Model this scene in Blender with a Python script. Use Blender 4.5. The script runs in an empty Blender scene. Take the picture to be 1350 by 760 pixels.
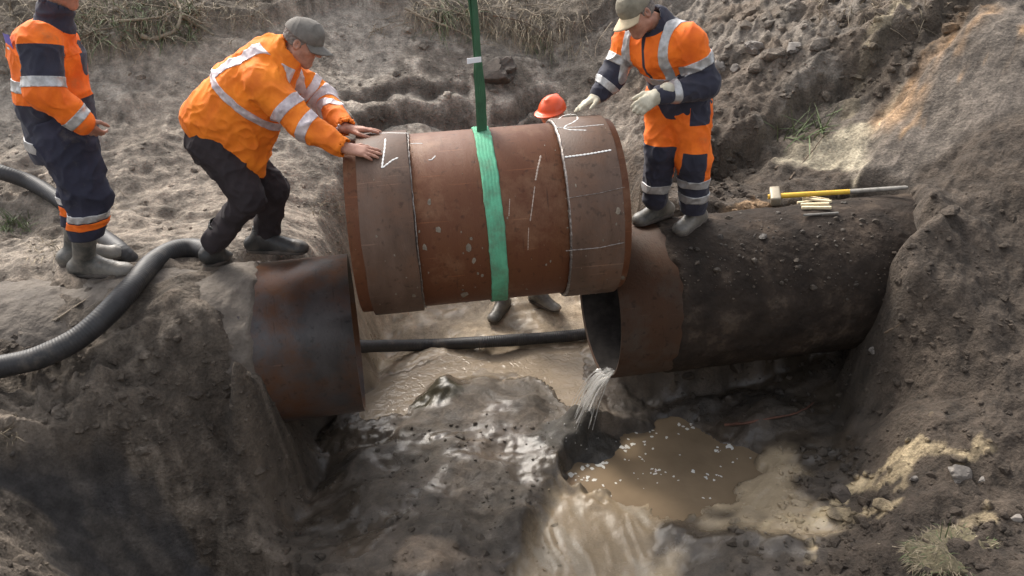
import bpy, bmesh, math, random
import numpy as np
from mathutils import Vector, Matrix

random.seed(5)
RNG = np.random.default_rng(11)
D = bpy.data
C = bpy.context.scene.collection
SC = bpy.context.scene
rad = math.radians

# ------------------------------------------------------------------ camera
S = 0.51 / 0.46
CAM = np.array([.177 * S, -4.224 * S, 2.407 * S])
PITCH, YAW, ROLL, FPX = .48, .176, -.031, 1080.0
_f = np.array([math.sin(YAW) * math.cos(PITCH), math.cos(YAW) * math.cos(PITCH), -math.sin(PITCH)])
_r0 = np.array([math.cos(YAW), -math.sin(YAW), 0.0])
_u0 = np.cross(_r0, _f)
_r = _r0 * math.cos(ROLL) + _u0 * math.sin(ROLL)
_u = np.cross(_r, _f)
cd = D.cameras.new('camera')
cam = D.objects.new('camera', cd)
C.objects.link(cam)
cd.sensor_width = 36
cd.lens = FPX / 1350 * 36
cd.clip_start = .05
cd.clip_end = 600
cam.matrix_world = Matrix(((_r[0], _u[0], -_f[0], CAM[0]), (_r[1], _u[1], -_f[1], CAM[1]),
                           (_r[2], _u[2], -_f[2], CAM[2]), (0, 0, 0, 1)))
SC.camera = cam

# ------------------------------------------------------------------ light
SUN_EL, SUN_AZ = 45.0, -22.0          # azimuth measured from +y towards +x: behind the pit, to the left
w = D.worlds.new('World')
SC.world = w
w.use_nodes = True
nt = w.node_tree
sky = nt.nodes.new('ShaderNodeTexSky')
sky.sky_type = 'NISHITA'
sky.sun_disc = False
sky.sun_elevation = rad(SUN_EL)
sky.sun_rotation = rad(SUN_AZ)
sky.air_density = 1.0
sky.dust_density = 5.0
bg = nt.nodes['Background']
bg.inputs['Strength'].default_value = .15
hs = nt.nodes.new('ShaderNodeHueSaturation')     # hazy, nearly white sky
hs.inputs['Saturation'].default_value = .28
nt.links.new(sky.outputs[0], hs.inputs['Color'])
nt.links.new(hs.outputs[0], bg.inputs['Color'])
sl = D.lights.new('sun', 'SUN')
sl.energy = 1.0
sl.angle = rad(12)
sl.color = (1, .90, .76)
sun = D.objects.new('sun', sl)
C.objects.link(sun)
sd = Vector((math.sin(rad(SUN_AZ)) * math.cos(rad(SUN_EL)), math.cos(rad(SUN_AZ)) * math.cos(rad(SUN_EL)), math.sin(rad(SUN_EL))))
sun.rotation_euler = (-sd).to_track_quat('-Z', 'Y').to_euler()
sun.location = sd * 40
SC.view_settings.view_transform = 'Standard'
SC.view_settings.look = 'None'
SC.view_settings.exposure = 1.2
SC.view_settings.gamma = 1

# ------------------------------------------------------------------ helpers
def ray(px, py):
    return _f + _r * ((px - 675) / FPX) - _u * ((py - 380) / FPX)

def pix(px, py, z):
    d = ray(px, py)
    return CAM + d * ((z - CAM[2]) / d[2])

FH = np.array([math.sin(YAW), math.cos(YAW), 0.0])   # horizontal view direction

def vp(foot, px, py, d=0.0):
    """point seen at (px,py) on the upright plane through foot, pushed d metres away from the camera"""
    q = np.array(foot) + FH * d
    r = ray(px, py)
    return CAM + r * (np.dot(q - CAM, FH) / np.dot(r, FH))

def _hash(ix, iy, iz, seed):
    h = (ix.astype(np.int64) * 374761393 + iy.astype(np.int64) * 668265263 + iz.astype(np.int64) * 2147483647 + seed * 1274126177) & 0xffffffff
    h = ((h ^ (h >> 13)) * 1274126177) & 0xffffffff
    h = h ^ (h >> 16)
    return (h & 0xffffff).astype(np.float32) / np.float32(0xffffff) * 2 - 1

def noise3(x, y, z, seed=0):
    xi, yi, zi = np.floor(x), np.floor(y), np.floor(z)
    fx, fy, fz = x - xi, y - yi, z - zi
    fx, fy, fz = fx * fx * (3 - 2 * fx), fy * fy * (3 - 2 * fy), fz * fz * (3 - 2 * fz)
    xi, yi, zi = xi.astype(np.int64), yi.astype(np.int64), zi.astype(np.int64)
    r = 0
    for dz in (0, 1):
        wz = fz if dz else 1 - fz
        for dy in (0, 1):
            wy = fy if dy else 1 - fy
            r = r + wz * wy * (_hash(xi, yi + dy, zi + dz, seed) * (1 - fx) + _hash(xi + 1, yi + dy, zi + dz, seed) * fx)
    return r

def noise2(x, y, seed=0):
    xi, yi = np.floor(x), np.floor(y)
    fx, fy = x - xi, y - yi
    fx, fy = fx * fx * (3 - 2 * fx), fy * fy * (3 - 2 * fy)
    xi, yi = xi.astype(np.int64), yi.astype(np.int64)
    z = np.zeros_like(xi)
    a = _hash(xi, yi, z, seed) * (1 - fx) + _hash(xi + 1, yi, z, seed) * fx
    b = _hash(xi, yi + 1, z, seed) * (1 - fx) + _hash(xi + 1, yi + 1, z, seed) * fx
    return a * (1 - fy) + b * fy

def fbm2(x, y, oct=4, seed=0, gain=.5):
    a, s, r = 1.0, 1.0, 0
    for o in range(oct):
        c, n = math.cos(o * 1.1 + seed), math.sin(o * 1.1 + seed)
        r = r + a * noise2((x * c - y * n) * s + 17.3 * o, (x * n + y * c) * s - 9.1 * o, seed + o)
        a *= gain
        s *= 2.03
    return r

def sstep(a, b, x):
    t = np.clip((x - a) / (b - a), 0, 1)
    return t * t * (3 - 2 * t)

def tag(o, label=None, cat=None, group=None, kind=None):
    if label: o['label'] = label
    if cat: o['category'] = cat
    if group: o['group'] = group
    if kind: o['kind'] = kind
    return o

def thing(name, loc, label, cat, group=None, rot=(0, 0, 0)):
    o = D.objects.new(name, None)
    C.objects.link(o)
    o.location = loc
    o.rotation_euler = rot
    o.empty_display_size = .1
    return tag(o, label, cat, group)

def mesh_obj(name, V, F, mats, parent=None, smooth=True, fm=None, world=True):
    """V, F are world coordinates; a child keeps the world position under its parent"""
    me = D.meshes.new(name)
    V = np.asarray(V, dtype=np.float64)
    if parent is not None and world:
        Mi = np.array(full_matrix(parent).inverted())
        V = V @ Mi[:3, :3].T + Mi[:3, 3]
    if isinstance(F, np.ndarray):
        n, k = F.shape
        me.vertices.add(len(V))
        me.vertices.foreach_set('co', V.astype(np.float32).ravel())
        me.loops.add(n * k)
        me.loops.foreach_set('vertex_index', F.astype(np.int32).ravel())
        me.polygons.add(n)
        me.polygons.foreach_set('loop_start', np.arange(0, n * k, k, dtype=np.int32))
        me.polygons.foreach_set('loop_total', np.full(n, k, dtype=np.int32))
        me.update(calc_edges=True)
    else:
        me.from_pydata([tuple(v) for v in V], [], F)
        me.update()
    if not isinstance(mats, (list, tuple)):
        mats = [mats]
    for m in mats:
        me.materials.append(m)
    if fm is not None:
        me.polygons.foreach_set('material_index', np.asarray(fm, dtype=np.int32))
    me.polygons.foreach_set('use_smooth', np.full(len(me.polygons), smooth, dtype=bool))
    o = D.objects.new(name, me)
    C.objects.link(o)
    if parent is not None:
        o.parent = parent
    return o

def full_matrix(o):
    m = Matrix.LocRotScale(o.location, o.rotation_euler, o.scale)
    return full_matrix(o.parent) @ m if o.parent else m

# ------------------------------------------------------------------ materials
def mat(name, col, rough=.7, metal=0.0, var=.25, scale=12, bump=.0, bscale=40, spec=.5, col2=None, detail=6, stretch=None, attr=None, cover=None, sheen=0, lo=.35, hi=.65, scratch=False):
    m = D.materials.new(name)
    m.use_nodes = True
    n, l = m.node_tree.nodes, m.node_tree.links
    b = n['Principled BSDF']
    tc = n.new('ShaderNodeTexCoord')
    src = tc.outputs['Object']
    if stretch:
        mp = n.new('ShaderNodeMapping')
        mp.inputs['Scale'].default_value = stretch
        l.new(src, mp.inputs['Vector'])
        src = mp.outputs[0]
    t = n.new('ShaderNodeTexNoise')
    t.inputs['Scale'].default_value = scale
    t.inputs['Detail'].default_value = detail
    t.inputs['Roughness'].default_value = .62
    l.new(src, t.inputs['Vector'])
    r = n.new('ShaderNodeMapRange')
    r.inputs['From Min'].default_value = lo
    r.inputs['From Max'].default_value = hi
    l.new(t.outputs['Fac'], r.inputs['Value'])
    mx = n.new('ShaderNodeMix')
    mx.data_type = 'RGBA'
    a = [c * (1 - var) for c in col] + [1]
    c2 = [min(1, c * (1 + var)) for c in col] + [1] if col2 is None else list(col2) + [1]
    mx.inputs[6].default_value = a
    mx.inputs[7].default_value = c2
    l.new(r.outputs[0], mx.inputs[0])
    out = mx.outputs[2]
    if attr:
        at = n.new('ShaderNodeAttribute')
        at.attribute_name = attr
        mu = n.new('ShaderNodeMix')
        mu.data_type = 'RGBA'
        mu.blend_type = 'MULTIPLY'
        mu.inputs[0].default_value = 1
        l.new(out, mu.inputs[6])
        l.new(at.outputs['Color'], mu.inputs[7])
        out = mu.outputs[2]
    if cover:   # mud or dust splashed over: (colour, scale, lo, hi)
        t2 = n.new('ShaderNodeTexNoise')
        t2.inputs['Scale'].default_value = cover[1]
        t2.inputs['Detail'].default_value = 8
        t2.inputs['Roughness'].default_value = .7
        l.new(tc.outputs['Object'], t2.inputs['Vector'])
        r2 = n.new('ShaderNodeMapRange')
        r2.inputs['From Min'].default_value = cover[2]
        r2.inputs['From Max'].default_value = cover[3]
        l.new(t2.outputs['Fac'], r2.inputs['Value'])
        m2 = n.new('ShaderNodeMix')
        m2.data_type = 'RGBA'
        l.new(r2.outputs[0], m2.inputs[0])
        l.new(out, m2.inputs[6])
        m2.inputs[7].default_value = list(cover[0]) + [1]
        out = m2.outputs[2]
    if scratch:   # faint bright scuffs and dark pitting
        for (sc_, st, a_, z_, cc) in ((1, (3, 60, 60), .66, .74, 1.55), (1, (40, 4, 4), .66, .76, .6), (1, (26, 26, 26), .60, .72, .62)):
            mp2 = n.new('ShaderNodeMapping')
            mp2.inputs['Scale'].default_value = st
            mp2.inputs['Rotation'].default_value = (.1, .2, .35 if st[0] == 3 else 0)
            l.new(tc.outputs['Object'], mp2.inputs['Vector'])
            t4 = n.new('ShaderNodeTexNoise')
            t4.inputs['Scale'].default_value = sc_
            t4.inputs['Detail'].default_value = 3
            l.new(mp2.outputs[0], t4.inputs['Vector'])
            r4 = n.new('ShaderNodeMapRange')
            r4.inputs['From Min'].default_value = a_
            r4.inputs['From Max'].default_value = z_
            r4.inputs['To Min'].default_value = 1
            r4.inputs['To Max'].default_value = cc
            l.new(t4.outputs['Fac'], r4.inputs['Value'])
            v4 = n.new('ShaderNodeVectorMath')
            v4.operation = 'SCALE'
            l.new(out, v4.inputs[0])
            l.new(r4.outputs[0], v4.inputs['Scale'])
            out = v4.outputs[0]
    l.new(out, b.inputs['Base Color'])
    b.inputs['Metallic'].default_value = metal
    b.inputs['Specular IOR Level'].default_value = spec
    rr = n.new('ShaderNodeMapRange')
    rr.inputs['To Min'].default_value = max(.02, rough - .12)
    rr.inputs['To Max'].default_value = min(1, rough + .12)
    l.new(t.outputs['Fac'], rr.inputs['Value'])
    l.new(rr.outputs[0], b.inputs['Roughness'])
    if sheen:
        b.inputs['Sheen Weight'].default_value = sheen
    if bump:
        t3 = n.new('ShaderNodeTexNoise')
        t3.inputs['Scale'].default_value = bscale
        t3.inputs['Detail'].default_value = 6
        l.new(src, t3.inputs['Vector'])
        bp = n.new('ShaderNodeBump')
        bp.inputs['Strength'].default_value = 1
        bp.inputs['Distance'].default_value = bump
        l.new(t3.outputs['Fac'], bp.inputs['Height'])
        l.new(bp.outputs[0], b.inputs['Normal'])
    return m

# ------------------------------------------------------------------ ground shape
def tps_fit(P, lam=.002):
    n = len(P)
    d = np.hypot(P[:, None, 0] - P[None, :, 0], P[:, None, 1] - P[None, :, 1])
    K = np.where(d > 0, d * d * np.log(d + 1e-12), 0) + lam * np.eye(n)
    A = np.zeros((n + 3, n + 3))
    A[:n, :n] = K
    A[:n, n] = 1
    A[:n, n + 1:] = P[:, :2]
    A[n, :n] = 1
    A[n + 1:, :n] = P[:, :2].T
    return np.linalg.solve(A, np.concatenate([P[:, 2], [0, 0, 0]]))

def tps_eval(P, wts, x, y):
    n = len(P)
    r = wts[n] + wts[n + 1] * x + wts[n + 2] * y
    for i in range(n):
        d2 = (x - P[i, 0]) ** 2 + (y - P[i, 1]) ** 2
        r = r + wts[i] * .5 * d2 * np.log(d2 + 1e-12)
    return r

HIGH_PX = [
    (280, 740, -.78),
    (0, 300, .5), (200, 300, .48), (330, 300, .46),
    (420, 300, .30), (900, 290, .5), (950, 250, .5), (1000, 270, .5), (1100, 255, .52), (1040, 290, .47), (1120, 300, .48),
    (1200, 550, -.3), (1150, 500, -.35), (1120, 620, -.65), (1250, 640, -.38), (1100, 720, -.76), (1200, 760, -.58)]
HIGH_Y = [(300, 450, -.62), (322, 470, -.60), (320, 530, -.59), (300, 600, -.68), (250, 600, -.76), (360, 560, -.68), (365, 600, -.66), (330, 660, -.88), (100, 450, -.45), (200, 480, -.52), (100, 540, -.72),
          (0, 500, -.6), (0, 420, -.15), (0, 590, -1.0), (190, 585, -.84), (60, 660, -1.1), (200, 680, -.97), (0, 720, -1.5), (0, 760, -1.75), (270, 560, -.68),
          (1180, 390, -.74), (1150, 430, -.76), (1210, 310, -.5), (1160, 330, -.48),
          (0, 260, 1.5), (0, 200, 1.9), (0, 120, 2.5), (0, 60, 2.8), (0, 0, 3.4), (200, 260, 1.3), (200, 200, 1.8), (200, 120, 2.5),
          (200, 60, 2.9), (200, 0, 3.5), (330, 220, 1.6), (330, 120, 2.6), (330, 40, 3.3), (450, 260, 1.5), (450, 200, 2.0), (450, 120, 2.8), (450, 60, 3.3), (450, 0, 3.8),
          (560, 260, 1.98), (560, 200, 2.25), (560, 120, 2.9), (560, 60, 3.4), (560, 0, 3.9), (700, 260, 2.1), (700, 200, 2.38),
          (700, 120, 3.0), (700, 60, 3.5), (700, 0, 4.0), (800, 200, 2.2), (800, 120, 2.8), (800, 60, 3.25), (800, 0, 3.7),
          (960, 200, 1.1), (960, 120, 1.8), (960, 60, 2.3), (960, 0, 2.9), (1100, 200, .72), (1100, 120, 1.15), (1100, 60, 1.5),
          (1100, 0, 2.1), (1200, 240, .15), (1200, 180, .42), (1200, 120, .8), (1200, 60, 1.1), (1200, 0, 1.5), (1350, 260, -.4),
          (1350, 200, -.1), (1350, 120, .3), (1350, 60, .6), (1350, 0, 1.0), (1350, 400, -.95), (1350, 330, -.65), (1270, 300, -.5),
          (1250, 450, -1.0), (1350, 550, -1.55), (1350, 700, -2.1), (1350, 760, -2.35)]

def piy(px, py, y):
    d = ray(px, py)
    return CAM + d * ((y - CAM[1]) / d[1])

HIGH = [tuple(pix(*q)[:2]) + (q[2],) for q in HIGH_PX] + [tuple(piy(*q)) for q in HIGH_Y] + [
    (-6, -1, .9), (-6, 3, 1.8), (0, 7, 1.9), (6, 6, 2.0), (8, 0, 2.2), (-4, -4, .8), (.2, -4.6, 1.05), (4, -4, .7), (8, -4, 1.9),
    (0, -3.2, -.3), (2, -3.2, -.4), (-.3, .8, .3), (2.2, .6, .5), (2.1, 1.4, .4), (-.65, .3, .5), (3.25, .05, .60), (3.3, -.3, .55), (3.6, 0, .78), (3.6, -.35, .70), (3.3, -.55, .36), (-1.0, 0, .53), (-1.5, 0, .53), (-2.2, 0, .57), (-3, 0, .66), (-1.05, -.42, .42), (-1.5, -.45, .40), (-.75, 0, .52), (-.72, -.45, .33), (-1.0, .45, .54), (-1.6, .45, .56)]
HIGH = np.array(HIGH)
WH = tps_fit(HIGH)
LOW = np.array([tuple(pix(*q)[:2]) + (q[2],) for q in [
    (430, 560, -.92), (600, 640, -.86), (480, 700, -.84), (700, 740, -.88), (860, 610, -.98), (760, 560, -.84), (600, 520, -.80),
    (700, 500, -.88), (560, 480, -.9), (640, 425, -.74), (740, 410, -.72), (520, 420, -.76), (1000, 520, -.86), (1060, 580, -.82),
    (960, 690, -.88), (850, 740, -.93), (1060, 640, -.84)]] + [(0, -3, -.7), (2, -3, -.8), (1, 2.2, -.6), (-.2, .5, -.85), (2.8, .2, -.85), (3.6, -.4, -.7)])
WL = tps_fit(LOW, .01)
PIT = [tuple(pix(px, py, -.86)[:2]) for px, py in [(425, 562), (430, 610), (405, 690), (380, 760)]] + [(-.4, -2.9), (2.2, -2.9)] + \
      [tuple(pix(px, py, -.84)[:2]) for px, py in [(1010, 760), (1090, 690), (1080, 620), (1110, 570), (1108, 484)]] + \
      [(3.0, 0), (2.2, 0), (1.85, .2), (1.92, 1.0), (1.9, 1.6), (1.5, 1.85), (.6, 1.8), (.28, 1.6), (.12, 1.2), (.05, .5), (-.35, .0)]
PIT = np.array(PIT)

def poly_sd(x, y, P):
    """signed distance to polygon, negative inside"""
    d = np.full(x.shape, 1e9)
    ins = np.zeros(x.shape, bool)
    n = len(P)
    for i in range(n):
        ax, ay = P[i]
        bx, by = P[(i + 1) % n]
        ex, ey = bx - ax, by - ay
        t = np.clip(((x - ax) * ex + (y - ay) * ey) / (ex * ex + ey * ey), 0, 1)
        d = np.minimum(d, (x - ax - t * ex) ** 2 + (y - ay - t * ey) ** 2)
        c = (ay > y) != (by > y)
        ins ^= c & (x < ex * (y - ay) / (ey if abs(ey) > 1e-9 else 1e-9) + ax)
    d = np.sqrt(d)
    return np.where(ins, -d, d)

def base_height(x, y):
    wx = x + .07 * fbm2(x * 2.1, y * 2.1, 3, 3)
    wy = y + .07 * fbm2(x * 2.1 + 50, y * 2.1, 3, 4)
    hi = tps_eval(HIGH, WH, x, y)
    lo = tps_eval(LOW, WL, x, y)
    d = poly_sd(wx, wy, PIT)
    wd = .38 - .24 * np.exp(-((x + .5) / .45) ** 2 - ((y + .5) / .26) ** 2) - .10 * np.exp(-((x - 3.25) / .4) ** 2 - ((y + .4) / .45) ** 2)
    s = sstep(-.02, wd, d)
    hi = np.maximum(hi, lo - .05)
    z = lo + (hi - lo) * s
    # level land far from the dig
    rr = np.hypot(x - .5, y + .2)
    far = sstep(6.5, 11, rr)
    z = z * (1 - far) + far * (1.6 + .15 * noise2(x * .15, y * .15, 9))
    return z, s, d

def axis(a, b, h, far, g):
    c = np.arange(a, b + h / 2, h)
    l, r, st = [a], [c[-1]], h
    while r[-1] < far:
        st *= g
        l.append(l[-1] - st)
        r.append(r[-1] + st)
    return np.concatenate([l[:0:-1], c, r[1:]])

GX = axis(-3.0, 5.0, .0145, 200, 1.13)
GY = axis(-2.1, 4.2, .0145, 200, 1.13)
X, Y = np.meshgrid(GX, GY)
Z, PS, PD = base_height(X, Y)
near = 1 - sstep(8, 14, np.hypot(X, Y))

def grid_sample(G, x, y):
    i = np.clip(np.searchsorted(GX, x) - 1, 0, len(GX) - 2)
    j = np.clip(np.searchsorted(GY, y) - 1, 0, len(GY) - 2)
    fx = (x - GX[i]) / (GX[i + 1] - GX[i])
    fy = (y - GY[j]) / (GY[j + 1] - GY[j])
    return (G[j, i] * (1 - fx) + G[j, i + 1] * fx) * (1 - fy) + (G[j + 1, i] * (1 - fx) + G[j + 1, i + 1] * fx) * fy

def gz(x, y):
    return float(grid_sample(Z, x, y))

def ground_at(px, py, tmin=1.5, tmax=30):
    """where the sight line through (px,py) meets the ground"""
    d = ray(px, py)
    t = np.arange(tmin, tmax, .01)
    p = CAM + d * t[:, None]
    h = p[:, 2] - grid_sample(Z, p[:, 0], p[:, 1])
    k = np.argmax(h < 0)
    if h[k] >= 0:
        return CAM + d * 12
    return p[k]

# ------------------------------------------------------------------ ground relief and colouring
def polyline_field(pts):
    """distance to a polyline lying on the ground, the side of it, and the run along it"""
    P = np.array([ground_at(*q)[:2] for q in pts])
    wx = X + .05 * fbm2(X * 5, Y * 5, 3, 31)
    wy = Y + .05 * fbm2(X * 5, Y * 5, 3, 37)
    d = np.full(X.shape, 1e9)
    sg = np.zeros(X.shape)
    tt = np.zeros(X.shape)
    for i in range(len(P) - 1):
        a, e = P[i], P[i + 1] - P[i]
        t = np.clip(((wx - a[0]) * e[0] + (wy - a[1]) * e[1]) / (e @ e), 0, 1)
        q = np.hypot(wx - a[0] - t * e[0], wy - a[1] - t * e[1])
        m = q < d
        d = np.where(m, q, d)
        sg = np.where(m, np.sign(e[0] * (wy - a[1]) - e[1] * (wx - a[0])), sg)
        tt = np.where(m, (i + t) / (len(P) - 1), tt)
    return d, sg, tt

def blob(px, py, rx, ry, ang=0, rag=.25, seed=0):
    """ragged spot on the ground: 1 inside, 0 outside; radii in metres"""
    p = ground_at(px, py)
    c, n = math.cos(rad(ang)), math.sin(rad(ang))
    dx, dy = X - p[0], Y - p[1]
    q = np.hypot((dx * c + dy * n) / rx, (-dx * n + dy * c) / ry)
    q = q + rag * fbm2(X * 4, Y * 4, 4, 40 + seed)
    return 1 - sstep(.72, 1.1, q)

def poly_mask(pts, soft=.05, rag=.06, seed=0):
    P = np.array([ground_at(*q)[:2] for q in pts])
    d = poly_sd(X + rag * fbm2(X * 5, Y * 5, 4, 60 + seed), Y + rag * fbm2(X * 5, Y * 5, 4, 70 + seed), P)
    return 1 - sstep(-soft, soft, d)

floor_m = 1 - PS
CRACKS = [[(440, 128), (480, 128), (520, 117), (575, 121), (626, 112)], [(455, 152), (500, 150), (545, 137), (585, 142), (628, 141)],
          [(640, 152), (672, 148), (700, 128), (733, 116)], [(645, 165), (690, 158), (725, 135)]]
crk = [polyline_field(c) for c in CRACKS]
lip1 = polyline_field([(-30, 90), (60, 70), (140, 72), (215, 55), (300, 40), (420, 22)])
lip2 = polyline_field([(500, 20), (570, 48), (640, 42), (700, 62), (760, 55), (800, 30)])
edge_r = polyline_field([(950, 205), (1010, 165), (1062, 122), (1128, 72), (1195, 30), (1270, -8)])
scoop = polyline_field([(-40, 592), (60, 588), (130, 578), (190, 582), (225, 630), (270, 700), (330, 740)])
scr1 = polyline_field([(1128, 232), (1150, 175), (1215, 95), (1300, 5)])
gouge = polyline_field([(1120, 470), (1165, 440), (1210, 405)])
sandpit = poly_mask([(1015, 215), (1050, 178), (1110, 168), (1160, 140), (1190, 110), (1165, 180), (1130, 235), (1105, 210), (1050, 222)], .04, .04, 1)
scrape = poly_mask([(1130, 235), (1160, 150), (1220, 80), (1310, -10), (1500, -40), (1420, 110), (1300, 160), (1240, 205), (1190, 240)], .06, .05, 2)
hollow = poly_mask([(-60, 600), (60, 592), (185, 590), (225, 650), (285, 735), (230, 800), (120, 800), (60, 690), (0, 640), (-60, 640)], .025, .07, 3)
PUD = [(745, 615), (762, 590), (815, 572), (880, 564), (950, 570), (1000, 588), (1003, 606), (975, 630), (960, 648), (905, 668), (868, 668), (850, 655), (790, 650), (755, 640)]
puddle_m = poly_mask(PUD, .03, .05, 4)
film_pts = [(470, 468), (600, 462), (765, 455), (785, 520), (750, 545), (720, 520), (690, 508), (600, 505), (560, 525), (540, 548), (470, 552)]
film_m = poly_mask(film_pts, .06, .05, 5)
outflow = poly_mask([(738, 628), (765, 650), (850, 668), (868, 690), (850, 730), (835, 800), (650, 800), (700, 720), (725, 660)], .05, .05, 16)
delta = poly_mask([(735, 640), (850, 655), (870, 670), (960, 650), (1000, 595), (1070, 600), (1050, 645), (1110, 705), (1040, 715), (960, 690), (860, 690), (900, 770), (860, 800), (660, 800), (720, 700)], .08, .06, 6)

relief = np.zeros(X.shape)
w1 = fbm2(X * 1.6, Y * 1.6, 3, 1)
rough = fbm2(X * 5 + w1, Y * 5 - w1, 4, 2)
ridge = 1 - np.abs(fbm2(X * 3.2 + .5 * w1, Y * 3.2, 4, 5))
fine = fbm2(X * 22, Y * 22, 3, 7)
lump = np.maximum(fbm2(X * 11 + w1, Y * 11, 3, 8), 0)
smooth_m = np.clip(np.maximum(np.maximum(.75 * scrape, .7 * hollow), .8 * floor_m), 0, 1)
left_m = (1 - sstep(-.3, .3, X)) * PS
wall_m = PS * sstep(1.6, 2.3, Y) * (1 - sstep(2.2, 2.8, X))
calm = np.clip(np.maximum(left_m * sstep(-.7, -.1, Y), wall_m), 0, 1)
right_m = sstep(1.9, 2.6, X) * (1 - sstep(.9, 1.6, Y))
k = (1 - smooth_m) * (1 - .84 * calm) * (1 - .45 * right_m)
relief += .05 * w1 + k * (.040 * rough + .055 * (ridge - .7) + .030 * lump) + (.06 + .94 * k) * .011 * fine
right_m = sstep(1.9, 2.6, X) * (1 - sstep(.9, 1.6, Y - .0 * X))
right_up = sstep(2.3, 2.9, X) * sstep(.6, 1.2, Y)
relief += right_up * (.06 * np.maximum(fbm2(X * 4.2, Y * 4.2, 4, 12), -.2) + .03 * lump)
# trampled left bank and far wall: shallow footprints and drag furrows
relief += left_m * (1 - sstep(-.6, -.2, Y)) * (.02 * np.maximum(fbm2(X * 9, Y * 9, 3, 95), 0) + .018 * fbm2(X * 6, Y * 6, 4, 96))
relief += left_m * .022 * fbm2(X * 3.5 + Y * 1.2, Y * 9 - X * 2, 4, 14)
relief += wall_m * .02 * fbm2(X * 2.2, Y * 8 + .8 * X, 3, 15)
for cx, cy, r in zip(RNG.uniform(-2.6, -.2, 70), RNG.uniform(-.2, 3.0, 70), RNG.uniform(.06, .13, 70)):
    a = RNG.uniform(0, 3.1)
    m = (np.abs(X - cx) < .4) & (np.abs(Y - cy) < .4)
    dx, dy = X[m] - cx, Y[m] - cy
    q = np.hypot((dx * math.cos(a) + dy * math.sin(a)) / (1.7 * r), (-dx * math.sin(a) + dy * math.cos(a)) / (.75 * r))
    relief[m] += r * (-.24 * np.exp(-q ** 4) + .12 * np.exp(-((q - 1.25) / .3) ** 2))
# slumped cracks across the far wall
for (d, sg, tt), amp in zip(crk, (.07, .15, .13, .08)):
    m = np.exp(-d / .5) * sstep(0, .08, tt) * (1 - sstep(.94, 1, tt))
    relief += np.where(sg < 0, -amp, amp * .25) * m * sstep(0, .03, d) - .10 * amp / .15 * np.exp(-(d / .035) ** 2) * sstep(0, .1, tt) * (1 - sstep(.9, 1, tt))
for (d, sg, tt), amp in ((lip1, .16), (lip2, .18)):
    relief += np.where(sg > 0, amp, 0) * sstep(0, .05, d) * np.exp(-d / 1.2)
d, sg, tt = edge_r
relief += np.where(sg > 0, .10, -.24) * sstep(0, .06, d) * np.exp(-d / np.where(sg > 0, .8, .38)) * (1 - .4 * tt)
d, sg, tt = scoop
relief += np.where(sg < 0, -.15, .05) * sstep(0, .05, d) * np.exp(-d / .35)
d, sg, tt = scr1
relief += np.where(sg > 0, -.03, .03) * sstep(0, .03, d) * np.exp(-d / .25)
d, sg, tt = gouge
relief -= .06 * np.exp(-(d / .05) ** 2)
# scraped bucket marks run down the right slope
al = X * math.cos(rad(38)) + Y * math.sin(rad(38))
ac = -X * math.sin(rad(38)) + Y * math.cos(rad(38))
streak = fbm2(al * 1.3, ac * 16, 3, 21)
relief += right_m * PS * .007 * streak
# mounds of slurry on the floor
for px, py, r, h in ((775, 560, .22, .16), (840, 560, .2, .10), (585, 515, .15, .11), (640, 502, .08, .04), (700, 535, .14, .07), (520, 590, .28, .06), (610, 640, .3, .07), (560, 720, .3, .10),
                     (760, 625, .11, .07), (900, 530, .25, .10), (1000, 545, .25, .12), (690, 700, .12, .08), (1040, 700, .22, .08), (460, 640, .18, .07), (890, 700, .10, .07), (960, 735, .2, .07)):
    p = ground_at(px, py)
    q = np.hypot(X - p[0], Y - p[1]) / r + .25 * fbm2(X * 7, Y * 7, 3, int(px))
    relief += h * np.exp(-q ** 2)
relief += floor_m * (.028 * fbm2(X * 2.6, Y * 4.4, 3, 22) + .004 * (1 - np.abs(fbm2(X * 8, Y * 11, 3, 23))))
relief *= near
PUD_Z = float(grid_sample(Z, *[np.array([v]) for v in ground_at(880, 615)[:2]])[0]) + .03
Z0 = Z.copy()
FILM_Z = float(gz(*ground_at(640, 485)[:2])) + .025
fd = poly_sd(X + .06 * fbm2(X * 5, Y * 5, 4, 65), Y + .06 * fbm2(X * 5, Y * 5, 4, 75), np.array([ground_at(*q)[:2] for q in film_pts]))
pd_ = -.045 + poly_sd(X + .09 * fbm2(X * 4, Y * 4, 4, 64), Y + .09 * fbm2(X * 5, Y * 5, 4, 74), np.array([ground_at(*q)[:2] for q in PUD]))
Z = Z + relief
m = 1 - sstep(-.07, .04, pd_)
Z = Z * (1 - m) + (PUD_Z - .06 + .25 * relief) * m
Z = np.where(pd_ < .9, np.maximum(Z, np.where(pd_ > 0, PUD_Z + .004 + .10 * np.minimum(pd_, .08) + .010 * np.abs(fine) - .5 * np.clip(pd_ - .14, 0, 1), -9)), Z)
m = 1 - sstep(-.12, .05, fd)
Z = Z * (1 - m) + (FILM_Z - .014 + .20 * relief) * m
Z = np.where(fd < .9, np.maximum(Z, np.where(fd > -.02, FILM_Z + .003 + .012 * np.abs(fine) - .55 * np.clip(fd - .13, 0, 1) ** 1.15, -9)), Z)
Z = Z * (1 - .8 * delta * (pd_ > .0)) + .8 * delta * (pd_ > .0) * (Z0 + .012 * fbm2(X * 3, Y * 3, 3, 26) + .008 * streak)
m = outflow * sstep(.0, .08, pd_)
Z = Z * (1 - .9 * m) + .9 * m * (np.minimum(Z0, PUD_Z + .02 - .05 * np.clip(pd_, 0, 1)) + .012 * (1 - np.abs(noise2(X * 17 + .8 * noise2(X * 6, Y * 6, 3), Y * 4.5, 91))) + .015 * fbm2(X * 3, Y * 3, 2, 94))
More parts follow.
